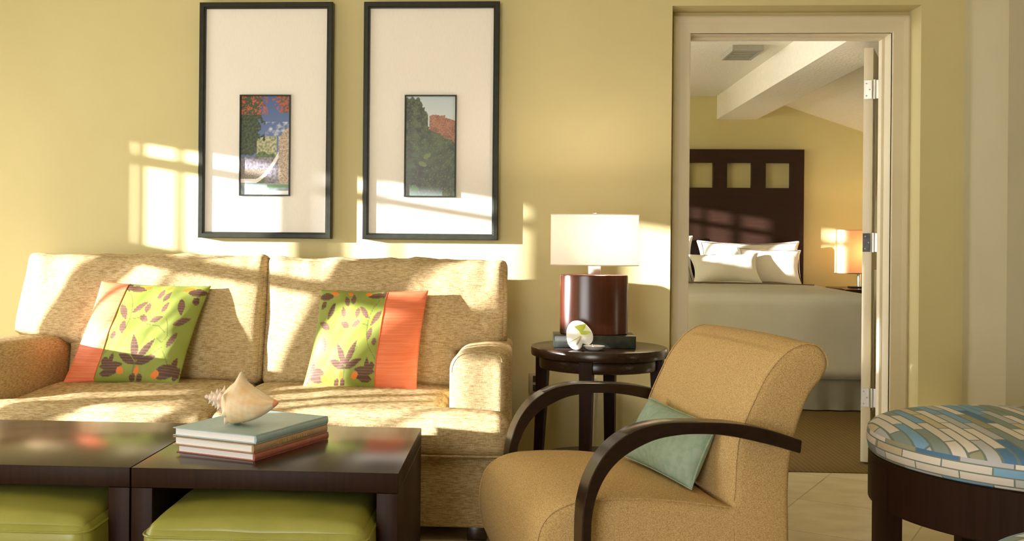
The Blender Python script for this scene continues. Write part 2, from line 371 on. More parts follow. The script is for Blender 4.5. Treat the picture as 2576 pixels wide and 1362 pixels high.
# open door leaf, hinged on the right jamb and swung into the bedroom
hx, hy = 1.727, BW + .02
al = math.radians(23)
door = bpy.data.objects.new('door_1', None); COL.objects.link(door); door.location = (hx, hy, 0); door['kind'] = 'structure'
def leaf_xf(bm):
    mm = Matrix.Translation((hx, hy, 0)) @ Matrix.Rotation(-al, 4, 'Z'); bm.transform(mm); return bm
# local: x = -thickness..0, y = leaf width
link('door_leaf', leaf_xf(rbox(-.043, 0, 0, .90, .015, 2.035, .002)), M['trim'], door)
link('door_panel', leaf_xf(boxes((.0, .004, .12, .78, .25, .95), (.0, .004, .12, .78, 1.1, 1.9))), M['trim'], door)
for z, mt in ((1.83, 'chrome'), (1.085, 'hinge_dark'), (.33, 'chrome')):
    bm = boxes((-.041, -.006, -.003, .001, z - .045, z + .045))
    h = link('hinge', leaf_xf(bm), M[mt], door, smooth=False)
    bm = bmesh.new(); tube(bm, [(.008, -.004, z - .047), (.008, -.004, z + .047)], .0065, 12)
    box(bm, .012, .03, -.003, 0, z - .045, z + .045)
    k = link('hinge_knuckle', leaf_xf(bm), M['chrome'], h)
    bm = bmesh.new()
    for dz, dx in ((.03, -.03), (0, -.015), (-.03, -.03)): tube(bm, [(dx, -.0045, z + dz), (dx, -.0025, z + dz)], .004, 8)
    link('screw', leaf_xf(bm), M['vent'], h)
bm = bmesh.new(); tube(bm, [(.0, .84, .98), (.05, .84, .98), (.055, .76, .98)], .01, 10)
link('door_handle', leaf_xf(bm), M['chrome'], door)

# ------------------------------------------------------------------ pictures
def paint_grid(x0, x1, z0, z1, y, nx, nz, fn):
    bm = bmesh.new(); cl = bm.verts.layers.float_color.new('pigment'); g = []
    for j in range(nz + 1):
        row = []
        for i in range(nx + 1):
            u, v = i / nx, j / nz
            ve = bm.verts.new((x0 + (x1 - x0) * u, y, z0 + (z1 - z0) * v)); ve[cl] = fn(u, 1 - v) + (1,); row.append(ve)
        g.append(row)
    for j in range(nz):
        for i in range(nx): bm.faces.new((g[j][i], g[j][i + 1], g[j + 1][i + 1], g[j + 1][i]))
    return bm
NZ = lambda x, y, s, o=0: noise.noise(Vector((x * s, y * s, o)))
S3 = lambda *c: srgb(*c)[:3]
mixc = lambda a, b, t: tuple(a[i] + (b[i] - a[i]) * max(0, min(1, t)) for i in range(3))
def photo_fort(u, v):        # v from the top; flowering tree, blue sky, old stone walls and a curved path
    y = v * 2
    n1 = NZ(u, y, 9); n2 = NZ(u, y, 22, 3); n3 = NZ(u, y, 45, 7)
    c = mixc(S3(62, 88, 145), S3(88, 112, 160), v * 2)
    cl = .36 - .15 * (u - .5)
    if .26 < v < .42 and u > .5: c = mixc(c, S3(205, 212, 222), 1.6 * (n1 * .7 + .35 * n2 - .12 + (u - .5) * .9))
    if u > .33 and u < .74 and v > .405: c = mixc(S3(190, 185, 150), S3(115, 125, 80), .5 + 1.2 * n2 + .5 * n3)           # far wall
    if .3 < u < .72 and v > .57 - .05 * n1 and v < .65: c = mixc(S3(95, 125, 60), S3(50, 75, 30), .5 + n2)
    if u > .78 and v > .40 - .02 * n2 or (u > .84 and v > .30 + (1 - u) * .5): c = mixc(S3(205, 185, 160), S3(130, 108, 88), .45 + .8 * n3 + .5 * n2)  # tower
    if v > .62 and u <= .78: c = mixc(S3(150, 145, 160), S3(98, 93, 100), .5 + .9 * n2 + .5 * n3)
    if v > .74 and u < .55: c = mixc(S3(150, 140, 130), S3(105, 92, 75), .5 + .9 * n3)
    pc = .86 - .24 * max(0, (u - .3) / .45) ** 1.6 if u < .76 else .6
    if abs(v - pc) < .022 + .03 * max(0, u - .4) and u < .78: c = S3(232, 230, 228)
    if v > .80 and pc + .02 < v < pc + .07 and u < .5: c = mixc(S3(70, 110, 60), S3(110, 100, 80), .5 + n2)
    if v > .885: c = mixc(S3(120, 140, 150), S3(170, 185, 190), .5 + n1)
    if v > .955 and u > .45: c = S3(240, 240, 238)
    if .925 > v > .895 and u > .55: c = S3(100, 140, 90)
    tr = .42 - .35 * (v - .25) ** 2 + .14 * n1 + .07 * n2
    if v < .60 + .05 * n1 and u < tr * (1 if v > .1 else 1.15) and not (u > .33 and v > .45): c = mixc(S3(60, 80, 35), S3(30, 42, 18), .5 + 1.5 * n2)
    if v < .19 and .6 * n1 + n2 + .7 * n3 > .12 and u < .55: c = mixc(S3(205, 95, 70), S3(150, 75, 50), .5 + n3)
    if v < .17 and u > .70 + .8 * v + .2 * n2: c = mixc(S3(170, 80, 60), S3(70, 70, 45), .5 + 2 * n2)
    return c
def photo_vines(u, v):       # dense dark leaves below a red brick tower and pale sky
    y = v * 2
    n1 = NZ(u, y, 8, 5); n2 = NZ(u, y, 19, 9); n3 = NZ(u, y, 42, 2)
    c = mixc(S3(182, 198, 205), S3(200, 210, 210), v * 3)
    if (u > .48 and v > .19 - .02 * n2 and u < .80) or (u > .78 and v > .215 + .15 * (u - .8)): c = mixc(S3(172, 116, 84), S3(118, 82, 60), .45 + 1.3 * n3 + .8 * n1)
    edge = (.02 if u < .28 else .02 + (u - .28) * 1.15) + .05 * n1 + .03 * n2
    if u > .45: edge = .31 + (u - .45) * .28 + .04 * n1 + .02 * n2
    if v > edge:
        c = mixc(S3(78, 92, 52), S3(44, 50, 28), .45 + 1.1 * n1 + 1.1 * n2)
        if v > .36: c = mixc(c, S3(90, 112, 66), max(0, n2 * 1.6) * (1 - abs(v - .48) * 2.2))
        c = mixc(c, S3(52, 42, 30), max(0, .9 * (v - .5)) + max(0, NZ(u, y, 5, 20)) * .8)
        if v > .9 and u < .75: c = mixc(c, S3(110, 125, 125), (v - .9) * 7)
        if n3 > .42: c = mixc(c, S3(120, 140, 85), .5)
    for lx, lz, an in ((.44, .60, -.5), (.35, .68, .4), (.2, .59, .2), (.12, .70, -.2), (.2, .92, .6)):
        dx, dz = u - lx, (v - lz) * 2; a = dx * math.cos(an) + dz * math.sin(an); b = -dx * math.sin(an) + dz * math.cos(an)
        if (a / .085) ** 2 + (b / .045) ** 2 < 1: c = S3(104, 120, 66) if lx > .3 else S3(72, 94, 62)
    return c
def picture(x0, x1, label, photo):
    z0, z1, yf = 1.079, 2.178, W - .05
    t = thing('framed_picture', label, 'picture', ((x0 + x1) / 2, W - .03, z0), 'pair of black framed pictures over the sofa')
    bm = bmesh.new(); sec = [(0, .0), (0, -.05 + .002), (.003, -.05), (.020, -.050), (.0235, -.044), (.027, -.044), (.029, -.028), (.029, 0)]
    rows = []
    for d, p in sec:
        rows.append([bm.verts.new((x, W - .001 + p, z)) for x, z in ((x0 + d, z0 + d), (x1 - d, z0 + d), (x1 - d, z1 - d), (x0 + d, z1 - d))])
    for r0, r1 in zip(rows, rows[1:]):
        for i in range(4): bm.faces.new((r0[i], r0[(i + 1) % 4], r1[(i + 1) % 4], r1[i]))
    bmesh.ops.recalc_face_normals(bm, faces=bm.faces)
    link('frame', bm, M['black'], t, angle=25)
    link('mat_board', boxes((x0 + .026, x1 - .026, W - .032, W - .004, z0 + .026, z1 - .026)), M['mat'], t, smooth=False)
    cx = (x0 + x1) / 2 - .001; ax0, ax1, az0, az1 = cx - .121, cx + .119, 1.276, 1.748
    bm = bmesh.new(); sec = [(0, W - .032), (0, W - .043), (.006, W - .043), (.006, W - .034)]
    rows = [[bm.verts.new((x, p, z)) for x, z in ((ax0 + d, az0 + d), (ax1 - d, az0 + d), (ax1 - d, az1 - d), (ax0 + d, az1 - d))] for d, p in sec]
    for r0, r1 in zip(rows, rows[1:]):
        for i in range(4): bm.faces.new((r0[i], r0[(i + 1) % 4], r1[(i + 1) % 4], r1[i]))
    bmesh.ops.recalc_face_normals(bm, faces=bm.faces)
    link('inner_frame', bm, M['black'], t, smooth=False)
    link('photograph', paint_grid(ax0 + .005, ax1 - .005, az0 + .005, az1 - .005, W - .0345, 110, 220, photo), M['print'], t, smooth=False)
picture(-1.484, -.857, 'black framed photo of blue sky, red blossoms and stone fort walls, left over sofa', photo_fort)
picture(-.711, -.083, 'black framed photo of dark green leaves below a red brick tower, nearer the lamp', photo_vines)

# ------------------------------------------------------------------ sofa
def folds(amp, sx, sz, top=True, seed=0):
    def f(p, q):
        if p[1] > .6: return Vector((0, 0, 0))
        k = max(0, p[2]) ** 2 if top else 1
        a = noise.noise(Vector((q.x * sx + seed, q.z * sz, seed)))
        b = noise.noise(Vector((q.x * 3.1 + seed, q.z * 3.7, seed + 4)))
        return Vector((0, -amp * (abs(a) * k * 1.6 + .9 * b), amp * .5 * a * k))
    return f
sofa = thing('sofa', 'tan woven two-cushion sofa with rolled square arms against the yellow wall', 'sofa', (-1.1, 4.25, 0))
SX0, SX1 = -2.16, -.035
link('base', rbox(SX0 + .02, SX1 - .01, 3.755, 4.80, .05, .30, .012, 3), M['sofa'], sofa)
link('back_frame', rbox(SX0 + .01, SX1 - .01, 4.62, 4.81, .28, .86, .04, 4), M['sofa'], sofa)
for i, (xa, xb) in enumerate(((SX0 + .0, -1.097), (-1.095, -.016))):
    inner0, inner1 = (-1.93, -1.097) if i == 0 else (-1.095, -.245)
    def tee(p, q, xa=xa, xb=xb, inner0=inner0, inner1=inner1):
        c = (xa + xb) / 2; x = q.x + c; y = q.y
        t = max(0, min(1, (y + .325) / .035)); t = t * t * (3 - 2 * t)     # 0 in front of the arm, 1 beside it
        lo, hi = xa + (inner0 - xa) * t, xb + (inner1 - xb) * t
        u = (x - xa) / (xb - xa); return Vector((lo + (hi - lo) * u - c, y, q.z))
    def wr(p, q, i=i):
        a = noise.noise(Vector((q.x * 6 + i * 9, q.y * 4, q.z * 8))); b = noise.noise(Vector((q.x * 17, q.y * 12 + i, q.z * 20)))
        return Vector((0, (.008 * a + .004 * b) * (-1 if p[1] < 0 else 0), .006 * a if p[2] > 0 else 0))
    bm = soft((xb - xa, .84, .158), .05, (0, .016, .022), 34, wr, tee); xform(bm, loc=((xa + xb) / 2, 4.13, .381))
    s = link('seat_cushion', bm, M['sofa'], sofa)
    bm = bmesh.new(); 
    pts = [(xa + .03 + (xb - xa - .06) * k / 12, 3.718 - .008 * math.sin(math.pi * k / 12), .315) for k in range(13)]
    tube(bm, pts, .004, 6); link('welt', bm, M['sofa'], s)
for i, (xa, xb) in enumerate(((-2.19, -1.085), (-1.080, -.040))):
    side = -1 if i == 0 else 1
    wing = .26 if i == 0 else .20
    def teeb(p, q, side=side, wing=wing, hw=(xb - xa) / 2):
        t = max(0, min(1, (-.075 - q.z) / .05)); t = t * t * (3 - 2 * t)
        x = q.x
        if x * side > 0: x = x * (1 - t * wing / hw)
        k = .018 * (q.z / .27)                       # top is a little narrower at the outer side on the left one
        if i == 0 and x < 0: x += max(0, k) * 1.6
        # pointed ears at the two top corners
        e = max(0, abs(p[0]) - .86) / .14 * max(0, p[2] - .7) / .3
        return Vector((x + .006 * e * (1 if p[0] > 0 else -1), q.y, q.z + .012 * e))
    bm = soft((xb - xa, .17, .555), .034, (.006, .052, .010), 44, folds(.024, 13, 3.2, True, i * 5.3), teeb)
    xform(bm, rx=math.radians(-14), loc=((xa + xb) / 2, 4.575, .705 + (.008 if i == 0 else 0)))
    link('back_cushion', bm, M['sofa'], sofa)
for side, (xa, xb) in ((0, (-2.17, -1.93)), (1, (-.238, -.010))):
    # arm section: soft rounded inner top edge, dropping slightly to the outside
    bm = bmesh.new(); prof = []
    inn, out = (xb, xa) if side == 0 else (xa, xb)
    sg = 1 if side == 0 else -1          # direction from outside to inside
    pts2 = [(inn, .28)]
    for k in range(9):
        a = math.pi / 2 * k / 8; pts2.append((inn - sg * (.07 - .07 * math.cos(a)), .592 + .07 * math.sin(a)))
    for k in range(1, 5): pts2.append((inn - sg * (.07 + (abs(xb - xa) - .10) * k / 4), .662 + .006 * math.sin(math.pi * k / 4)))
    for k in range(1, 6):
        a = math.pi / 2 * k / 5; pts2.append((out + sg * (.03 - .03 * math.sin(a)), .632 + .03 * math.cos(a)))
    pts2 += [(out, .35), (out, .06), (inn, .06)]
    ys = [3.83, 3.833, 3.842, 3.86] + [3.9 + .1 * k for k in range(9)] + [4.79]
    rows = []
    cxx = (xa + xb) / 2
    for j, y in enumerate(ys):
        ins = [.018, .007, .002, 0][j] if j < 4 else 0
        outs = [.034, .028, .024, .020, .006][j] if j < 5 else 0          # front panel sits a little inside the outer face
        def sh(x, z):
            f = (x - inn) / (out - inn); sgn = 1 if side == 1 else -1         # f: 0 inner edge, 1 outer edge
            return (x + sgn * (ins * (1 - f) - (ins + outs) * f), y, z + .010 - (ins if z > .3 else 0) - (.036 * (y - 3.83) if z > .3 else 0))
        rows.append([bm.verts.new(sh(x, z)) for x, z in pts2])
    n = len(pts2)
    for r0, r1 in zip(rows, rows[1:]):
        for i in range(n): bm.faces.new((r0[i], r0[(i + 1) % n], r1[(i + 1) % n], r1[i]))
    bm.faces.new(rows[0]); bm.faces.new(list(reversed(rows[-1])))
    bmesh.ops.recalc_face_normals(bm, faces=bm.faces)
    am = link('arm', bm, M['sofa'], sofa)
    bm = bmesh.new(); tube(bm, [(x + (1 if side == 1 else -1) * (.008 - .044 * (x - inn) / (out - inn)), 3.833, z + .004) for x, z in pts2[:-3] if z > .45], .0022, 6)
    link('piping', bm, M['sofa'], am)
for x in (-2.08, -.13):
    for y in (3.81, 4.72):
        link('leg', rbox(x - .035, x + .035, y - .035, y + .035, 0, .052, .003), M['wood'], sofa)

# ------------------------------------------------------------------ throw pillows
def leaf_hit(a, b, x, y, ang, ln, wd):
    dx, dy = a - x, b - y
    s = dx * math.cos(ang) + dy * math.sin(ang); t = -dx * math.sin(ang) + dy * math.cos(ang)
    s = s / ln
    if s < 0 or s > 1: return 9
    w_ = wd * math.sin(math.pi * s ** .85) ** .8
    return abs(t) / max(w_, 1e-5)
D = math.radians
LEAVES = [  # x, y (down), angle (down positive), length, half width, tone
    (.44, .80, D(-115), .27, .036, 0), (.44, .80, D(-52), .27, .032, 0), (.44, .83, D(-158), .25, .030, 0), (.44, .83, D(-20), .25, .030, 0),
    (.02, .86, D(-4), .28, .032, 0), (.05, .93, D(-10), .26, .034, 0), (.13, .86, D(-88), .13, .026, 0), (.02, .80, D(10), .10, .03, 0),
    (.72, .87, D(-6), .26, .034, 0), (.70, .94, D(-14), .28, .036, 0), (.90, .86, D(-80), .12, .026, 0), (.93, .96, D(-70), .14, .03, 0),
    (.24, .88, D(20), .10, .028, 2), (.76, .90, D(160), .11, .028, 2), (.48, .94, D(-90), .10, .022, 2), (.43, .99, D(-60), .08, .03, 0), (.55, .99, D(-120), .08, .03, 0),
    (.20, .33, D(-40), .20, .026, 1), (.03, .25, D(50), .20, .030, 1), (.46, .18, D(-80), .12, .030, 1), (.53, .20, D(-60), .12, .028, 1), (.50, .07, D(-20), .08, .02, 2),
    (.37, .22, D(85), .11, .030, 1), (.57, .32, D(-70), .12, .026, 1), (.32, .36, D(25), .13, .026, 1), (.47, .42, D(-20), .15, .026, 1),
    (.74, .17, D(65), .19, .032, 0), (.76, .44, D(-25), .20, .028, 1), (.77, .66, D(-65), .17, .028, 1), (.14, .42, D(75), .14, .030, 1), (.04, .56, D(10), .07, .03, 1),
    (.03, .06, D(5), .24, .030, 0), (.02, .01, D(70), .10, .03, 0), (.22, .05, D(0), .10, .02, 2), (.70, .07, D(-12), .14, .02, 2), (.78, .09, D(0), .24, .034, 0), (.88, .15, D(40), .10, .03, 0)]
VINES = [[(.08, .12), (.16, .22), (.20, .36), (.20, .50), (.14, .62), (.02, .74)], [(.62, .58), (.70, .62), (.74, .55), (.70, .44), (.66, .38)],
         [(.44, .80), (.36, .70), (.30, .62)], [(.44, .80), (.60, .74), (.72, .66)], [(.74, .70), (.82, .80), (.86, .86)], [(.44, .92), (.44, .76)], [(.20, .40), (.34, .38), (.45, .45), (.60, .46), (.70, .52)]]
def seg_d(a, b, p, q):
    px, py = q[0] - p[0], q[1] - p[1]; L2 = px * px + py * py
    t = max(0, min(1, ((a - p[0]) * px + (b - p[1]) * py) / L2)); return math.hypot(a - p[0] - t * px, b - p[1] - t * py)
GREEN, BROWN, MAUVE, ORNG, LINE = (.245, .295, .05), (.10, .040, .026), (.17, .085, .065), (.80, .22, .03), (.09, .085, .04)
def leaf_print(a, b):
    c = mixc(GREEN, (.285, .335, .07), .5 + NZ(a, b, 7))
    for v in VINES:
        for p, q in zip(v, v[1:]):
            if seg_d(a, b, p, q) < .0035: c = mixc(c, LINE, .7)
    for x, y, an, ln, wd, tn in LEAVES:
        h = leaf_hit(a, b, x, y, an, ln, wd * 1.25)
        if h < 1:
            col = (BROWN, MAUVE, ORNG)[tn]
            if tn != 2:
                st = math.sin(b * 260)
                col = mixc(col, LINE, .75 if h > .82 else (.45 if st > .6 else 0)); col = mixc(col, (.30, .14, .10), .5 if st < -.6 else 0)
                if h < .08: col = mixc(col, LINE, .6)
            c = col
    return c
def pillow(name, label, TL, TR, BR, BL, thick, split, green_first, mirror, group, nu=150, nv=120, seed=0):
    TL, TR, BR, BL = map(Vector, (TL, TR, BR, BL))
    nrm = ((TR - TL).cross(BL - TL)).normalized()
    if nrm.y > 0: nrm = -nrm                      # faces the room
    cen = (TL + TR + BR + BL) / 4
    root = thing(name, label, 'pillow', (cen.x, cen.y, min(BL.z, BR.z)), group)
    def pt(u, v, sgn):
        uu, vv = 2 * u - 1, 2 * v - 1
        pu = .025 * (1 - vv * vv) * uu; pv = .022 * (1 - uu * uu) * vv       # edges pull in between the corners
        u2, v2 = u - pu, v - pv
        p = TL.lerp(TR, u2).lerp(BL.lerp(BR, u2), v2)
        f = (max(0, 1 - abs(uu) ** 2.2) * max(0, 1 - abs(vv) ** 2.2)) ** .5
        wv = noise.noise(Vector((u * 3.2 + seed, v * 3.2, seed))) * .012 + noise.noise(Vector((u * 9 + v * 4, v * 5 + seed, 2))) * .004
        return p + nrm * sgn * (thick * f + (wv * min(1, f * 1.5) if sgn > 0 else 0))
    def panel(pname, u0, u1, mat, paint, parent):
        bm = bmesh.new(); cl = bm.verts.layers.float_color.new('pigment'); n_u = max(8, int(nu * (u1 - u0)))
        fr = [[None] * (n_u + 1) for _ in range(nv + 1)]; bk = [[None] * (n_u + 1) for _ in range(nv + 1)]
        for j in range(nv + 1):
            for i in range(n_u + 1):
                u = u0 + (u1 - u0) * i / n_u; v = j / nv
                a = (u - u0) / (u1 - u0); a = 1 - a if mirror else a
                col = paint(a, v) if paint else (1, 1, 1)
                for g, s in ((fr, 1), (bk, -1)):
                    if s == -1 and (j % 6 or i % 6) and not (i in (0, n_u) or j in (0, nv)): pass
                    ve = bm.verts.new(pt(u, v, s)); ve[cl] = col + (1,); g[j][i] = ve
        for g in (fr, bk):
            for j in range(nv):
                for i in range(n_u): bm.faces.new((g[j][i], g[j][i + 1], g[j + 1][i + 1], g[j + 1][i]))
        bmesh.ops.remove_doubles(bm, verts=bm.verts[:], dist=1e-5)
        bmesh.ops.recalc_face_normals(bm, faces=bm.faces)
        return link(pname, bm, mat, parent, angle=70)
    if split is None:
        panel('cover', 0, 1, M['teal'], None, root)
        bm = bmesh.new(); pts = [pt(i / 20, 0, 1) for i in range(20)] + [pt(1, i / 20, 1) for i in range(20)] + [pt(1 - i / 20, 1, 1) for i in range(20)] + [pt(0, 1 - i / 20, 1) for i in range(20)]
        tube(bm, pts, .003, 6, True); link('seam', bm, M['teal'], root)
    else:
        if green_first: g_, o_ = (0, split), (split, 1)
        else: g_, o_ = (split, 1), (0, split)
        panel('patterned_cover', g_[0], g_[1], M['leaf_fabric'], leaf_print, root)
        panel('orange_band', o_[0], o_[1], M['orange'], None, root)
        bm = bmesh.new(); tube(bm, [pt(split, i / 30, 1) + nrm * .0005 for i in range(31)], .0022, 6); link('seam', bm, M['orange_pipe'], root)
    return root
pillow('throw_pillow', 'leaf patterned green pillow with sunlit orange band on its left, on the sofa', (-1.775, 4.43, .888), (-1.305, 4.46, .872), (-1.385, 4.27, .462), (-1.865, 4.25, .468), .062, .27, False, False, 'orange and green pillows on the sofa', seed=1)
pillow('throw_pillow', 'leaf patterned green pillow with orange band on its right, by the right arm', (-.822, 4.43, .863), (-.366, 4.43, .866), (-.395, 4.25, .458), (-.865, 4.25, .462), .062, .635, True, True, 'orange and green pillows on the sofa', seed=6)

# ------------------------------------------------------------------ coffee tables and leather ottomans
def table(x0, x1, label):
    y0, y1, H, t = 2.862, 3.564, .44, .06
    r = thing('coffee_table', label, 'coffee table', ((x0 + x1) / 2, (y0 + y1) / 2, 0), 'pair of dark cube coffee tables')
    tp = link('tabletop', rbox(x0, x1, y0, y1, H - .055, H, .0025), M['wood'], r)
    tp.data.materials.append(M['woodz'])
    for p in tp.data.polygons: p.material_index = 0 if p.normal.z > .5 else 1
    for a, b_ in ((x0 + .0005, x0 + t), (x1 - t, x1 - .0005)):
        link('side_panel', rbox(a, b_, y0 + .0005, y1 - .0005, 0, H - .056, .002), M['woodz'], r)
table(-1.058, -.314, 'dark wood cube coffee table holding the books and the conch shell')
table(-1.806, -1.062, 'dark wood cube coffee table with bare top, cut off by the left edge')
def ottoman(x0, x1, y0, y1, label):
    r = thing('ottoman', label, 'ottoman', ((x0 + x1) / 2, (y0 + y1) / 2, 0), 'green leather ottomans tucked under the coffee tables')
    def wr(p, q): return Vector((0, 0, .003 * noise.noise(Vector((q.x * 9, q.y * 9, x0)))))
    bm = soft((x1 - x0, y1 - y0, .29), .045, (.006, .01, .035), 28, wr); xform(bm, loc=((x0 + x1) / 2, (y0 + y1) / 2, .18))
    s = link('seat', bm, M['leather'], r)
    for zz in (.295,):
        bm = bmesh.new(); pts = []
        X0, X1, Y0_, Y1_ = x0 - .001, x1 + .001, y0 - .001, y1 + .001; R = .045
        for cx, cy, a0 in ((X1 - R, Y1_ - R, 0), (X0 + R, Y1_ - R, 90), (X0 + R, Y0_ + R, 180), (X1 - R, Y0_ + R, 270)):
            for k in range(7):
                a = math.radians(a0 + 15 * k); pts.append((cx + R * math.cos(a), cy + R * math.sin(a), zz))
        tube(bm, pts, .0035, 6, True); link('welt', bm, M['leather'], s)
    for x in (x0 + .06, x1 - .06):
        for y in (y0 + .06, y1 - .06): link('leg', rbox(x - .02, x + .02, y - .02, y + .02, 0, .05, .002), M['wood'], r)
ottoman(-.975, -.378, 2.70, 3.30, 'green leather ottoman under the coffee table with the books')
ottoman(-1.735, -1.125, 2.72, 3.32, 'green leather ottoman under the coffee table at the left edge')

# ------------------------------------------------------------------ books and shell
BA = math.atan2(-.108, .263)
def book(off, z, w_, l_, h_, cover, label, rot=0, letters=False):
    # local x along the page edge facing the camera, local y along the spine; origin at the near-left corner
    mm = Matrix.Translation((-1.003 + off[0], 3.082 + off[1], z)) @ Matrix.Rotation(BA + rot, 4, 'Z')
    r = thing('book', label, 'book', (-1.003 + off[0], 3.082 + off[1], z), 'art books stacked on the coffee table')
    def put(n, bm, mt, par=r, sm=True): bm.transform(mm); return link(n, bm, mt, par, smooth=sm)
    put('pages', boxes((.006, w_ - .006, .006, l_ - .006, .0025, h_ - .0025)), M['paper'], sm=False)
    bm = boxes((0, w_, 0, l_, 0, .0025), (0, w_, 0, l_, h_ - .0025, h_))
    put('cover', bm, M[cover], sm=False)
    bm = bmesh.new(); n = 6; prof = []
    for k in range(n + 1):
        a = math.pi * (k / n - .5); prof.append((w_ - .003 + .005 * math.cos(a), h_ / 2 + h_ / 2 * math.sin(a)))
    prof += [(w_ - .006, h_), (w_ - .006, 0)]
    A = [bm.verts.new((x, 0, zz)) for x, zz in prof]; B = [bm.verts.new((x, l_, zz)) for x, zz in prof]
    for k in range(len(prof)): bm.faces.new((A[k], A[(k + 1) % len(prof)], B[(k + 1) % len(prof)], B[k]))
    bm.faces.new(A); bm.faces.new(list(reversed(B))); bmesh.ops.recalc_face_normals(bm, faces=bm.faces)
    s = put('spine', bm, M[cover])
    if letters:
        random.seed(3); bm = bmesh.new(); y = .11
        while y < .27:
            hh = random.choice((.005, .0065, .008)); ww = random.choice((.003, .005)); box(bm, w_ + .0017, w_ + .0024, y, y + ww, h_ / 2 - hh / 2, h_ / 2 + hh / 2); y += ww + random.choice((.003, .004, .008))
        put('lettering', bm, M['gold'], s, False)
book((0, 0), .4405, .284, .390, .022, 'redcover', 'red covered book at the bottom of the stack')
book((-.009, -.004), .4635, .292, .388, .0245, 'tancover', 'tan book with gold spine lettering in the middle of the stack', letters=True)
book((-.012, .004), .489, .300, .385, .024, 'bluecover', 'pale blue book on top of the stack under the shell', rot=.01)

def conch():
    """conch: spiral whorls with knobs round a tilted axis"""
    bm = bmesh.new(); cl = bm.verts.layers.float_color.new('pigment')
    Lg = .248; NS, NA = 90, 72
    spikes = [(0.50, 88, .036), (.42, 30, .024), (.42, 140, .028), (.38, 200, .024), (.37, 255, .022), (.40, 310, .022), (.41, -20 + 360, .02)]
    for k in range(9): spikes.append((.265 + .006 * (k % 2), 40 * k + 12, .024))
    for k in range(9): spikes.append((.17, 40 * k + 8, .015))
    for k in range(8): spikes.append((.09, 45 * k, .009))
    rings = []
    for i in range(NS + 1):
        s = i / NS
        if s < .30:
            r = .002 + .105 * s; r += .0035 * math.sin(s * 2 * math.pi / .075) 
        elif s < .45: r = .034 + (.063 - .034) * math.sin((s - .30) / .15 * math.pi / 2)
        else:
            t = (s - .45) / .55; r = .063 * (1 - t ** 1.35) ** .95 + .005
        ring = []
        for k in range(NA):
            a = 2 * math.pi * k / NA; deg = math.degrees(a)
            rr = r; tip = 0
            for ss, ad, h in spikes:
                da = (deg - ad + 180) % 360 - 180; ws = (.085 if h > .034 else .045) if ss > .3 else .016; wa = (26 if h > .034 else 15) if ss > .3 else 10
                q = ((s - ss) / ws) ** 2 + (da / wa) ** 2
                g = h / (1 + q * 2.6) ** 1.6 if q < 9 else 0
                rr += g; tip = max(tip, g / h)
            # lip: the last whorl flares towards the front and right
            if s > .45: rr += .016 * max(0, math.cos(math.radians(deg - 20))) * math.sin((s - .45) / .55 * math.pi) ** .8
            rr *= 1 + .005 * math.sin(s * 90) * (s > .45) + .03 * noise.noise(Vector((s * 6, math.cos(a) * 2, math.sin(a) * 2)))
            x = (s - .5) * Lg
            up = .020 * max(0, (s - .6) / .4) ** 2 + .004
            v = bm.verts.new((x, -math.cos(a) * rr, math.sin(a) * rr * .96 + up))
            n1 = noise.noise(Vector((x * 30, math.cos(a) * 2.5, math.sin(a) * 2.5)))
            c = mixc((.84, .58, .31), (.90, .76, .55), .5 + n1)
            if s < .3: c = mixc(c, (.80, .72, .66), .7); 
            if s < .3 and math.sin(s * 2 * math.pi / .075) < -.6: c = mixc(c, (.62, .30, .20), .5)
            c = mixc(c, (.86, .80, .66), tip ** 2 * .9)
            st = math.sin(deg * .35 + s * 40); 
            if s > .5 and st > .5: c = mixc(c, (.70, .44, .22), .18)
            if s > .965: c = mixc(c, (.80, .26, .13), .8)
            v[cl] = c + (1,); ring.append(v)
        rings.append(ring)
    for a_, b_ in zip(rings, rings[1:]):
        for k in range(NA): bm.faces.new((a_[k], a_[(k + 1) % NA], b_[(k + 1) % NA], b_[k]))
    bm.faces.new(list(reversed(rings[0]))); bm.faces.new(rings[-1])
    bmesh.ops.recalc_face_normals(bm, faces=bm.faces)
    xform(bm, rx=math.radians(8), ry=math.radians(6), rz=math.radians(-14))
    zmin = min(v.co.z for v in bm.verts); xform(bm, loc=(-.830, 3.16, .5128 - zmin))
    return bm
o = link('seashell', conch(), M['shell'], None, angle=80)
tag(o, 'cream and orange spiky conch shell lying on the blue book', 'shell')


# ------------------------------------------------------------------ end table with lamp and flower
tcx, tcy = .353, 4.45
et = thing('end_table', 'round dark wood end table between the sofa and the bedroom door', 'end table', (tcx, tcy, 0))
link('tabletop', lathe([(.27, .598), (.283, .602), (.285, .610), (.285, .630), (.281, .638), (.274, .640)], (tcx, tcy), 72), M['wood'], et)
link('apron', lathe([(.243, .548), (.248, .550), (.250, .556), (.250, .592), (.246, .597)], (tcx, tcy), 72), M['wood'], et)
link('shelf', lathe([(.242, .150), (.250, .153), (.250, .168), (.245, .170)], (tcx, tcy), 72), M['wood'], et)
for a in (254, 344, 74, 164):
    ca, sa = math.cos(math.radians(a)), math.sin(math.radians(a))
    bm = bmesh.new(); sec = []
    for z, r_, hw, dp in ((0, .268, .021, .030), (.16, .258, .022, .034), (.4, .246, .024, .042), (.598, .241, .027, .052)):
        sec.append([bm.verts.new((tcx + ca * (r_ + i * dp / 2) - sa * j * hw, tcy + sa * (r_ + i * dp / 2) + ca * j * hw, z)) for i, j in ((-1, -1), (1, -1), (1, 1), (-1, 1))])
    for s0, s1 in zip(sec, sec[1:]):
        for i in range(4): bm.faces.new((s0[i], s0[(i + 1) % 4], s1[(i + 1) % 4], s1[i]))
    bm.faces.new(sec[0]); bm.faces.new(sec[-1]); bmesh.ops.recalc_face_normals(bm, faces=bm.faces)
    link('leg', bm, M['woodz'], et, angle=20)
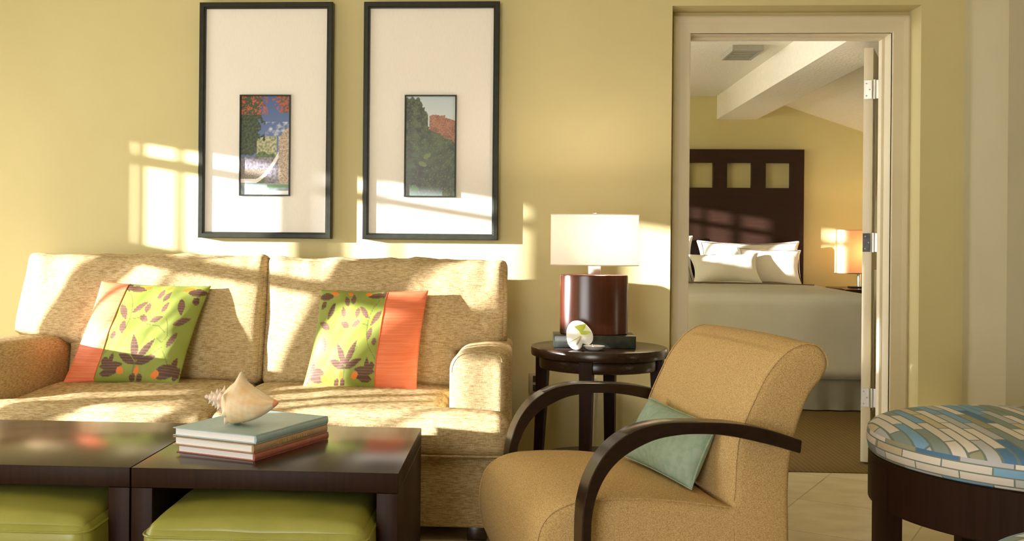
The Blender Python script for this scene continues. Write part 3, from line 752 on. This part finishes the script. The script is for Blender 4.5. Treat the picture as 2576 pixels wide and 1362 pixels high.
lx, ly = .328, 4.43
lp = thing('table_lamp', 'lit table lamp with oval red wood body and pink-white shade on the round end table', 'lamp', (lx, ly, .64))
link('foot', rbox(lx - .167, lx + .167, ly - .085, ly + .085, .6405, .692, .003), M['stone'], lp)
link('body', lathe([(.136, .692), (.141, .695), (.141, .932), (.139, .938), (.134, .940)], (lx, ly), 96, 1, .52), M['lampwood'], lp)
link('neck', rbox(lx - .026, lx + .026, ly - .012, ly + .012, .940, .975, .002), M['chrome'], lp)
bm = bmesh.new(); tube(bm, [(lx, ly, .975), (lx, ly, 1.03)], .008, 12); link('socket', bm, M['chrome'], lp)
def shade(cx, cy, a, b, z0, z1, mat, par, n=4):
    """oval drum with a little thickness and rim tapes"""
    bm = bmesh.new(); N = 96; R = []
    def ring(k, z):
        out = []
        for i in range(N):
            t = 2 * math.pi * i / N; c, s = math.cos(t), math.sin(t)
            e = 2 / n
            out.append(bm.verts.new((cx + (a - k) * math.copysign(abs(c) ** e, c), cy + (b - k) * math.copysign(abs(s) ** e, s), z)))
        return out
    R = [ring(0, z0), ring(0, z1), ring(.002, z1), ring(.002, z0)]
    for i in range(4):
        p, q = R[i], R[(i + 1) % 4]
        for k in range(N): bm.faces.new((p[k], p[(k + 1) % N], q[(k + 1) % N], q[k]))
    bmesh.ops.recalc_face_normals(bm, faces=bm.faces)
    sh = link('lamp_shade', bm, mat, par, angle=50)
    for z in (z0, z1):
        bm = bmesh.new(); pts = []
        for i in range(N):
            t = 2 * math.pi * i / N; c, s = math.cos(t), math.sin(t); e = 2 / n
            pts.append((cx + (a + .0006) * math.copysign(abs(c) ** e, c), cy + (b + .0006) * math.copysign(abs(s) ** e, s), z))
        tube(bm, pts, .0022, 6, True); link('rim', bm, mat, sh)
    return sh
shade(lx, ly, .182, .10, .980, 1.190, M['shade'], lp, 2.6)
bm = bmesh.new(); tube(bm, [(lx - .15, ly, 1.183), (lx + .15, ly, 1.183)], .0018, 6); tube(bm, [(lx, ly, 1.03), (lx, ly, 1.196)], .002, 6)
tube(bm, [(lx, ly, 1.192), (lx, ly, 1.197), (lx, ly, 1.202)], [.006, .008, .003], 10); link('finial', bm, M['chrome'], lp)
link('bulb', lathe([(.008, 1.03), (.014, 1.045), (.028, 1.075), (.030, 1.095), (.024, 1.115), (.008, 1.126)], (lx, ly), 20), M['ivory'], lp)
def lamp_light(name, loc, energy, col, r=.035):
    d = bpy.data.lights.new(name, 'POINT'); d.energy = energy; d.color = col; d.shadow_soft_size = r
    o = bpy.data.objects.new(name, d); COL.objects.link(o); o.location = loc; return o
lamp_light('table_lamp_bulb', (lx + .045, ly - .02, 1.10), 9, (1, .86, .72))
# dish
link_d = lathe([(.006, .6405), (.022, .6415), (.036, .650), (.042, .658), (.0435, .659), (.040, .656), (.030, .6465), (.005, .6445)], (.318, 4.255), 40)
tag(link('glass_dish', link_d, M['glaze']), 'small shiny white dish beside the white flower on the end table', 'dish')
# anthurium: cupped heart-shaped spathe standing on its edge, with a green tip and spadix
fl = thing('anthurium_flower', 'white anthurium bloom with green tip before the table lamp', 'flower', (.255, 4.24, .641))
bm = bmesh.new(); NR, NA = 12, 40; g = []
for side in (0, 1):
    rows = []
    for i in range(NR + 1):
        r = i / NR; row = []
        for k in range(NA):
            a = 2 * math.pi * k / NA
            R_ = .058 * (1 + .30 * math.cos(a - math.pi / 2) ** 3 - .30 * math.exp(-((a - 3 * math.pi / 2) / .35) ** 2))
            x = R_ * r * math.cos(a) * .93; z = R_ * r * math.sin(a); y = .013 * r * r - .003 * math.cos(2 * a) * r + (.0015 if side else 0) - .004 * math.exp(-(x / .006) ** 2) * r
            row.append(bm.verts.new((x, y, z)))
        rows.append(row)
    for i in range(NR):
        for k in range(NA): bm.faces.new((rows[i][k], rows[i][(k + 1) % NA], rows[i + 1][(k + 1) % NA], rows[i + 1][k]))
    g.append(rows)
for k in range(NA): bm.faces.new((g[0][NR][k], g[0][NR][(k + 1) % NA], g[1][NR][(k + 1) % NA], g[1][NR][k]))
bmesh.ops.remove_doubles(bm, verts=bm.verts[:], dist=1e-5); bmesh.ops.recalc_face_normals(bm, faces=bm.faces)
xform(bm, rx=math.radians(-12), ry=math.radians(-28), rz=math.radians(-12))
zm = min(v.co.z for v in bm.verts); FZ = .641 - zm; xform(bm, loc=(.258, 4.245, FZ))
link('spathe', bm, M['spathe'], fl, angle=80)
bm = bmesh.new(); tube(bm, [(.247, 4.236, .664), (.251, 4.230, .676), (.257, 4.226, .690), (.262, 4.226, .700)], [.002, .0035, .004, .0015], 10)
link('spadix', bm, M['ivory'], fl)
bm = bmesh.new(); tube(bm, [(.207, 4.226, .667), (.225, 4.233, .677), (.245, 4.236, .688), (.262, 4.237, .700)], .0013, 6)
link('midrib', bm, M['spadix'], fl)
bm = bmesh.new()
tri = [(.236, 4.244, .736), (.258, 4.241, .744), (.284, 4.239, .748), (.279, 4.238, .732), (.272, 4.236, .720), (.287, 4.236, .721), (.303, 4.236, .715), (.284, 4.232, .705), (.264, 4.232, .706), (.256, 4.234, .718)]
A = [bm.verts.new(p) for p in tri]; B = [bm.verts.new((p[0], p[1] - .003, p[2])) for p in tri]
bm.faces.new(A); bm.faces.new(list(reversed(B)))
for k in range(len(tri)): bm.faces.new((A[k], A[(k + 1) % len(tri)], B[(k + 1) % len(tri)], B[k]))
bmesh.ops.recalc_face_normals(bm, faces=bm.faces); link('green_tip', bm, M['spadix'], fl)
# wall outlets
o1 = thing('wall_outlet', 'brown outlet plate low on the wall beside the sofa arm', 'outlet', (.105, W, .37))
link('plate', rbox(.068, .142, W - .006, W, .372, .464, .002), M['plate'], o1)
link('socket_face', boxes((.085, .125, W - .0075, W - .006, .382, .412), (.085, .125, W - .0075, W - .006, .424, .454)), M['slot'], o1)
o2 = thing('wall_outlet', 'ivory outlet with plugged lamp cord, seen between the end table legs', 'outlet', (.365, W, .35))
link('plate', rbox(.349, .381, W - .006, W, .352, .470, .002), M['ivory'], o2)
link('plug', rbox(.355, .375, W - .03, W - .006, .425, .452, .003), M['ivory'], o2)
bm = bmesh.new(); tube(bm, [(.365, W - .03, .44), (.364, W - .05, .36), (.362, W - .04, .25), (.36, W - .03, .10), (.38, W - .03, .008), (.45, W - .035, .006)], .003, 6)
tag(link('lamp_cord', bm, M['ivory']), 'ivory cord hanging from the outlet behind the end table', 'cord')

# ------------------------------------------------------------------ armchair (side profile in t = front to back, z; lateral d)
PH = math.radians(15); cu = Vector((math.cos(PH), math.sin(PH), 0)); cn = Vector((math.sin(PH), -math.cos(PH), 0))
T0 = .884
def cp(t, z, d): return cu * (t + T0) + cn * d + Vector((0, 0, z))
def smooth_curve(P, n=8):
    out = []
    for i in range(len(P) - 1):
        p0 = P[max(0, i - 1)]; p1 = P[i]; p2 = P[i + 1]; p3 = P[min(len(P) - 1, i + 2)]
        for k in range(n):
            t = k / n; out.append(tuple(.5 * ((2 * p1[j]) + (-p0[j] + p2[j]) * t + (2 * p0[j] - 5 * p1[j] + 4 * p2[j] - p3[j]) * t * t + (-p0[j] + 3 * p1[j] - 3 * p2[j] + p3[j]) * t ** 3) for j in range(2)))
    out.append(P[-1]); return out
c0 = cp(.3, 0, -3.03)
ch = thing('armchair', 'tan upholstered armchair with dark bentwood arms holding a teal pillow', 'armchair', (c0.x, c0.y, 0))
DN, DF = -2.690, -3.365
seat_top = smooth_curve([(-.045, .075), (-.080, .135), (-.097, .20), (-.098, .26), (-.085, .315), (-.055, .352), (0, .376), (.08, .383), (.22, .379), (.36, .362), (.466, .345)], 5)
back_front = smooth_curve([(.466, .345), (.472, .40), (.475, .47), (.484, .54), (.508, .60), (.535, .655), (.562, .705), (.600, .752), (.640, .783), (.685, .797), (.725, .788), (.748, .758), (.750, .725), (.730, .690), (.700, .655), (.675, .600), (.654, .535), (.640, .46), (.636, .38), (.638, .28), (.642, .075)], 5)
def loft(profile, close_pts, crown_fn, ns=26):
    """profile (open curve that shows) + closing points, lofted across the seat width with a soft rounded edge"""
    full = list(profile) + list(close_pts); n = len(full); r = .022
    cx = sum(p[0] for p in full) / n; cz = sum(p[1] for p in full) / n
    nr = []
    for i in range(n):
        a = full[i - 1]; b = full[(i + 1) % n]; dx, dz = b[0] - a[0], b[1] - a[1]; l = math.hypot(dx, dz) or 1
        nr.append((-dz / l, dx / l))
    bm = bmesh.new(); rows = []
    ss = [-1 + 2 * k / ns for k in range(ns + 1)]; ss = [math.sin(s * math.pi / 2) for s in ss]
    for s in ss:
        d = (DN + DF) / 2 + s * (DN - DF) / 2
        e = abs(s) * (DN - DF) / 2; over = max(0, e - ((DN - DF) / 2 - r)); ins = r - math.sqrt(max(0, r * r - over * over))
        row = []
        for i, (t, z) in enumerate(full):
            k = crown_fn(i, t, z) * (1 - s * s) ** .8 - (ins if i < len(profile) else 0)
            if i == 0 or i == len(profile) - 1: k = 0
            row.append(bm.verts.new(cp(t + nr[i][0] * k, z + nr[i][1] * k, d)))
        rows.append(row)
    for r0, r1 in zip(rows, rows[1:]):
        for i in range(n): bm.faces.new((r0[i], r0[(i + 1) % n], r1[(i + 1) % n], r1[i]))
    # side panels: inset ring then cap, so that the sides puff out slightly
    for row, sg in ((rows[0], -1), (rows[-1], 1)):
        prevr = row
        for f, o in ((.985, .004), (.93, .010), (.80, .014)):
            new = [bm.verts.new(cp(cx + (full[i][0] - cx) * f, cz + (full[i][1] - cz) * f, (DN if sg > 0 else DF) + sg * o * .5)) for i in range(n)] if False else None
        fc = bm.faces.new(row)
    bmesh.ops.recalc_face_normals(bm, faces=bm.faces)
    return bm
seat_bm = loft(seat_top, [(.468, .20), (.468, .075)], lambda i, t, z: .018 if t < .45 else 0)
link('seat', seat_bm, M['chair'], ch, angle=50)
back_bm = loft(back_front, [(.47, .075), (.4705, .20)], lambda i, t, z: .016 if (z > .36 and t < .62) else .008)
link('backrest', back_bm, M['chair'], ch, angle=50)
bm = bmesh.new()
for d in (DN - .007, DF + .007):
    tube(bm, [cp(t, z, d) for t, z in seat_top[2:]], .0022, 6); tube(bm, [cp(t, z, d) for t, z in back_front[2:60]], .0022, 6)
bm.free()
for d in (DN - .007, DF + .007):
    for P_ in (seat_top[2:], back_front[2:60]):
        bm = bmesh.new(); tube(bm, [cp(t, z, d) for t, z in P_], .0022, 6); link('seam', bm, M['chair'], ch)
arm_up = smooth_curve([(.000, .002), (.000, .15), (.000, .30), (.002, .37), (.008, .41), (.022, .457), (.047, .504), (.079, .542), (.119, .571), (.168, .591), (.235, .601), (.322, .600), (.40, .596), (.463, .588), (.54, .570), (.623, .543)], 4)
arm_lo = smooth_curve([(.036, .002), (.028, .15), (.026, .30), (.030, .369), (.044, .425), (.071, .474), (.108, .511), (.156, .539), (.210, .559), (.275, .568), (.322, .5685), (.369, .566), (.420, .559), (.468, .549), (.540, .531), (.619, .508)], 4)
for dn in (-2.609, -3.370):
    df = dn - .070; bm = bmesh.new(); rows = []
    for (t1, z1), (t2, z2) in zip(arm_up, arm_lo):
        l = math.hypot(t2 - t1, z2 - z1); et_, ez = (t2 - t1) / l * .003, (z2 - z1) / l * .003
        rows.append([bm.verts.new(v) for v in (cp(t1, z1, dn - .003), cp(t1 + et_, z1 + ez, dn), cp(t2 - et_, z2 - ez, dn), cp(t2, z2, dn - .003), cp(t2, z2, df + .003), cp(t2 - et_, z2 - ez, df), cp(t1 + et_, z1 + ez, df), cp(t1, z1, df + .003))])
    for r0, r1 in zip(rows, rows[1:]):
        for i in range(8): bm.faces.new((r0[i], r0[(i + 1) % 8], r1[(i + 1) % 8], r1[i]))
    bm.faces.new(rows[0]); bm.faces.new(rows[-1]); bmesh.ops.recalc_face_normals(bm, faces=bm.faces)
    link('arm', bm, M['armwood'], ch, angle=30)
for t in (.10, .60):
    for d in (DN - .06, DF + .06):
        bm = bmesh.new()
        A = [bm.verts.new(cp(t + a, 0, d + b)) for a, b in ((-.02, -.02), (.02, -.02), (.02, .02), (-.02, .02))]
        B = [bm.verts.new(cp(t + a, .08, d + b)) for a, b in ((-.025, -.025), (.025, -.025), (.025, .025), (-.025, .025))]
        for i in range(4): bm.faces.new((A[i], A[(i + 1) % 4], B[(i + 1) % 4], B[i]))
        bm.faces.new(A); bm.faces.new(B); bmesh.ops.recalc_face_normals(bm, faces=bm.faces); link('leg', bm, M['woodz'], ch, smooth=False)
pillow('lumbar_pillow', 'small teal linen pillow leaning on the armchair backrest', cp(.425, .575, -3.20), cp(.462, .555, -2.79), cp(.385, .378, -2.79), cp(.335, .392, -3.21), .055, None, False, False, None, 60, 40, seed=3)

# ------------------------------------------------------------------ round patterned ottomans on the right
def round_ottoman(cx, cy, R, z0, z1, label, rot, legs, apron=True):
    r = thing('round_ottoman', label, 'ottoman', (cx, cy, 0), 'round ottomans in blue and cream strip fabric')
    prof = [(R * .985, z0), (R, z0 + .006), (R + .006, (z0 + z1) / 2 - .01), (R + .002, z1 - .022), (R - .010, z1 - .010), (R - .028, z1 - .002), (R - .06, z1 + .004), (R * .7, z1 + .011), (R * .4, z1 + .015), (R * .12, z1 + .016)]
    bm = lathe(prof, (cx, cy), 120)
    uv = bm.loops.layers.uv.new('UVMap'); rc, rs = math.cos(rot), math.sin(rot)
    for f in bm.faces:
        top = f.normal.z > .55 or len(f.verts) > 4
        c = f.calc_center_median(); a0 = math.atan2(c.y - cy, c.x - cx)
        for l in f.loops:
            x, y = l.vert.co.x - cx, l.vert.co.y - cy
            if top: l[uv].uv = ((rc * x + rs * y) * .55 + 5, (-rs * x + rc * y) * .8 + 5)
            else:
                a = math.atan2(y, x)
                if a - a0 > math.pi: a -= 2 * math.pi
                if a0 - a > math.pi: a += 2 * math.pi
                l[uv].uv = (a * R + 5, l.vert.co.z * 1.15 + .012)
    s = link('cushion', bm, M['patch'], r, angle=60)
    bm = bmesh.new(); tube(bm, [(cx + (R - .012) * math.cos(2 * math.pi * k / 100), cy + (R - .012) * math.sin(2 * math.pi * k / 100), z1 - .009) for k in range(100)], .004, 6, True)
    link('frame', lathe([(R - .05, z0 - .145), (R - .005, z0 - .145), (R, z0 - .140), (R, z0 - .004), (R - .01, z0)], (cx, cy), 100), M['woodz'], r)
    bm.free()
    for a in legs:
        ca, sa = math.cos(math.radians(a)), math.sin(math.radians(a)); bm = bmesh.new(); rows = []
        hw = .056
        for z in (0, .1, .2, z0 - .02):
            row = []
            for rr in (R + .002, R - .045):
                for k in range(6):
                    t = (k / 5 - .5) * 2 * hw / R; t = t if rr > R else -t
                    row.append(bm.verts.new((cx + rr * math.cos(math.radians(a) + t), cy + rr * math.sin(math.radians(a) + t), z)))
            rows.append(row)
        for r0, r1 in zip(rows, rows[1:]):
            for i in range(12): bm.faces.new((r0[i], r0[(i + 1) % 12], r1[(i + 1) % 12], r1[i]))
        bm.faces.new(rows[0]); bm.faces.new(rows[-1]); bmesh.ops.recalc_face_normals(bm, faces=bm.faces)
        link('leg', bm, M['woodz'], r, angle=30)
round_ottoman(1.556, 3.15, .495, .455, .545, 'round ottoman in blue and cream strip fabric on a dark wood frame by the doorway', math.radians(86), (182, 272, 2, 92))
round_ottoman(1.255, 1.79, .45, .435, .518, 'second strip fabric ottoman, only its rim showing in the bottom right corner', math.radians(30), (190, 280, 10, 100))

# ------------------------------------------------------------------ bedroom
bed = thing('bed', 'bed with tall dark headboard and cream skirt beyond the open door', 'bed', (1.36, 7.85, 0))
hb = []
hz0, hz1, hy0, hy1, HX0, HX1 = .05, 1.85, 8.83, 8.885, .352, 2.366
zw0, zw1 = 1.531, 1.74
xs = [HX0]; wins = []
for k in range(6):
    a = 2.054 - .3145 * k
    if a > HX0 + .04: wins.append((a, a + .203))
wins.sort()
hb.append((HX0, HX1, hy0, hy1, hz0, zw0)); hb.append((HX0, HX1, hy0, hy1, zw1, hz1))
e = HX0
for a, b_ in wins: hb.append((e, a, hy0, hy1, zw0, zw1)); e = b_
hb.append((e, HX1, hy0, hy1, zw0, zw1))
M['headboard'] = wood('headboard_wood', (.019, .0075, .004, 1), (.034, .013, .007, 1), .5, 0, .3)
link('headboard', boxes(*hb), M['headboard'], bed, smooth=False)
link('bed_base', rbox(.40, 2.32, 6.90, 8.82, .06, .34, .01), M['duvet'], bed)
link('mattress', rbox(.39, 2.33, 6.88, 8.82, .34, .66, .04, 4), M['white_linen'], bed)
bm = bmesh.new(); rows = []
path = [(.375, 8.75), (.375, 6.865), (2.345, 6.865), (2.345, 8.75)]; dense = []
for (xa, ya), (xb, yb) in zip(path, path[1:]):
    n = 60
    for k in range(n): dense.append((xa + (xb - xa) * k / n, ya + (yb - ya) * k / n, (0, -1) if ya == yb else ((-1, 0) if xa < 1 else (1, 0))))
for z, am in ((.012, .010), (.10, .006), (.26, .002), (.30, 0)):
    rows.append([bm.verts.new((x + nx * am * math.sin(i * .9 + 2 * math.sin(i * .23)), y + ny * am * math.sin(i * .9 + 2 * math.sin(i * .23)), z)) for i, (x, y, (nx, ny)) in enumerate(dense)])
for r0, r1 in zip(rows, rows[1:]):
    for i in range(len(r0) - 1): bm.faces.new((r0[i], r0[i + 1], r1[i + 1], r1[i]))
bmesh.ops.solidify(bm, geom=bm.faces[:], thickness=.003)
link('bed_skirt', bm, M['duvet'], bed)
for x in (.5, 2.2):
    for y in (7.0, 8.7): link('leg', rbox(x - .03, x + .03, y - .03, y + .03, 0, .065, .002), M['wood'], bed)
def dw(p, q):
    a = noise.noise(Vector((q.x * 1.8, q.y * 2.4, 1))); b = noise.noise(Vector((q.x * 3.5, q.z * 1.5, 5)))
    return Vector((0, -.012 * b if p[1] < -.5 else 0, .010 * a if p[2] > 0 else 0))
def flare(p, q):
    k = max(0, -(q.z) / .28); return Vector((q.x + (.02 * k if q.x > 0 else -.02 * k), q.y - .02 * k * (q.y < 0), q.z))
bm = soft((2.02, 1.66, .54), .07, (0, .01, .02), 34, dw, flare); xform(bm, loc=(1.36, 7.66, .475))
# the cover is a draped shell: remove its underside
bmesh.ops.delete(bm, geom=[f for f in bm.faces if f.normal.z < -.9], context='FACES')
dv = link('duvet', bm, M['duvet']); tag(dv, 'cream duvet hanging down over the foot of the bed', 'duvet')
bm = bmesh.new(); tube(bm, [(.42 + 1.86 * k / 20, 8.20, .757 + .012 * (1 - ((k - 10) / 10) ** 2)) for k in range(21)], .006, 6)
link('stripe', bm, M['piping'], dv)
def bed_pillow(cx, cy, cz, w_, h_, th, tilt, label, rz=0, ry=0, pipe=True, seed=0):
    def post(p, q):
        e = (max(0, 1 - p[0] ** 2) * max(0, 1 - p[2] ** 2)) ** .42
        a = noise.noise(Vector((q.x * 5 + seed, q.z * 5, seed))) * .025
        pin = .05 * (1 - p[0] ** 2) * p[2] * .6
        return Vector((q.x - .04 * p[0] * (1 - p[2] ** 2), q.y * (.10 + .9 * e) + (a * e if p[1] < 0 else 0), q.z - pin))
    bm = soft((w_, th, h_), .02, (0, .02, 0), 24, None, post)
    mm = Matrix.Translation((cx, cy, cz)) @ Matrix.Rotation(rz, 4, 'Z') @ Matrix.Rotation(ry, 4, 'Y') @ Matrix.Rotation(-tilt, 4, 'X')
    bm.transform(mm)
    o = link('bed_pillow', bm, M['white_linen'], angle=80); tag(o, label, 'pillow', 'white pillows on the bed')
    if pipe:
        bm = bmesh.new(); f = .90; pts = []
        for u, v in [(-1 + 2 * k / 12, 1) for k in range(12)] + [(1, 1 - 2 * k / 12) for k in range(12)] + [(1 - 2 * k / 12, -1) for k in range(12)] + [(-1, -1 + 2 * k / 12) for k in range(12)]:
            uu, vv = u * .93, v * .90
            e = (max(0, 1 - uu ** 2) * max(0, 1 - vv ** 2)) ** .42
            pts.append(mm @ Vector(((uu - .08 * uu * (1 - vv * vv)) * w_ / 2, -(.10 + .9 * e) * (th / 2) - .006, vv * h_ / 2 * (1 - .1 * (1 - uu * uu)))))
        tube(bm, pts, .0022, 5, True); link('piping', bm, M['piping'], o)
bed_pillow(1.90, 8.735, .90, .84, .40, .11, math.radians(10), 'white piped pillow standing against the headboard at the right side', seed=1)
bed_pillow(1.02, 8.735, .905, .90, .42, .11, math.radians(10), 'white pillow with a raised corner against the headboard, far left', ry=math.radians(-3), seed=2)
bed_pillow(2.04, 8.60, .875, .52, .34, .14, math.radians(22), 'white piped pillow at the right end of the front row', ry=math.radians(2), seed=3)
bed_pillow(1.66, 8.46, .864, .56, .29, .17, math.radians(30), 'plump white pillow in front of the others', ry=math.radians(-2), pipe=False, seed=4)
bed_pillow(1.08, 8.53, .878, .62, .32, .15, math.radians(25), 'white pillow behind the left door jamb in the front row', pipe=False, seed=5)
# nightstand and lamp
ns = thing('nightstand', 'dark wood nightstand right of the bed, half hidden by the door', 'nightstand', (2.86, 8.62, 0))
link('top', rbox(2.56, 3.14, 8.34, 8.88, .685, .722, .003), M['wood'], ns)
link('cabinet', rbox(2.58, 3.12, 8.37, 8.87, .10, .684, .003), M['woodz'], ns)
dr = link('drawer', rbox(2.595, 3.105, 8.355, 8.371, .46, .665, .003), M['wood'], ns)
bm = bmesh.new(); tube(bm, [(2.80, 8.335, .56), (2.90, 8.335, .56)], .005, 8); link('drawer_pull', bm, M['chrome'], dr)
for x in (2.62, 3.08):
    for y in (8.41, 8.83): link('leg', rbox(x - .02, x + .02, y - .02, y + .02, 0, .101, .002), M['wood'], ns)
nl = thing('bedside_lamp', 'glowing peach shade bedside lamp on the nightstand beyond the door', 'lamp', (2.735, 8.58, .722))
nx, ny = 2.735, 8.58
link('foot', rbox(nx - .07, nx + .07, ny - .06, ny + .06, .723, .737, .002), M['darkmetal'], nl)
bm = bmesh.new(); tube(bm, [(nx, ny, .737), (nx, ny, .95)], .012, 12); link('stem', bm, M['chrome'], nl)
link('tray', rbox(nx - .10, nx + .10, ny - .07, ny + .07, .838, .850, .002), M['darkmetal'], nl)
shade(nx, ny, .17, .12, .845, 1.185, M['shade_warm'], nl, 6)
lamp_light('bedside_lamp_bulb', (nx, ny, 1.02), 5, (1, .62, .33))
# ceiling vent
vt = thing('ceiling_vent', 'square metal air vent in the bedroom ceiling', 'vent', (1.42, 6.77, 2.298))
link('frame', boxes((1.325, 1.515, 6.59, 6.61, 2.265, 2.30), (1.325, 1.515, 6.93, 6.95, 2.265, 2.30), (1.325, 1.34, 6.61, 6.93, 2.265, 2.30), (1.50, 1.515, 6.61, 6.93, 2.265, 2.30)), M['vent'], vt, smooth=False)
bm = bmesh.new()
for k in range(9): box(bm, 1.34, 1.50, 6.625 + .034 * k, 6.645 + .034 * k, 2.268, 2.285)
link('louvre', bm, M['vent'], vt, smooth=False)
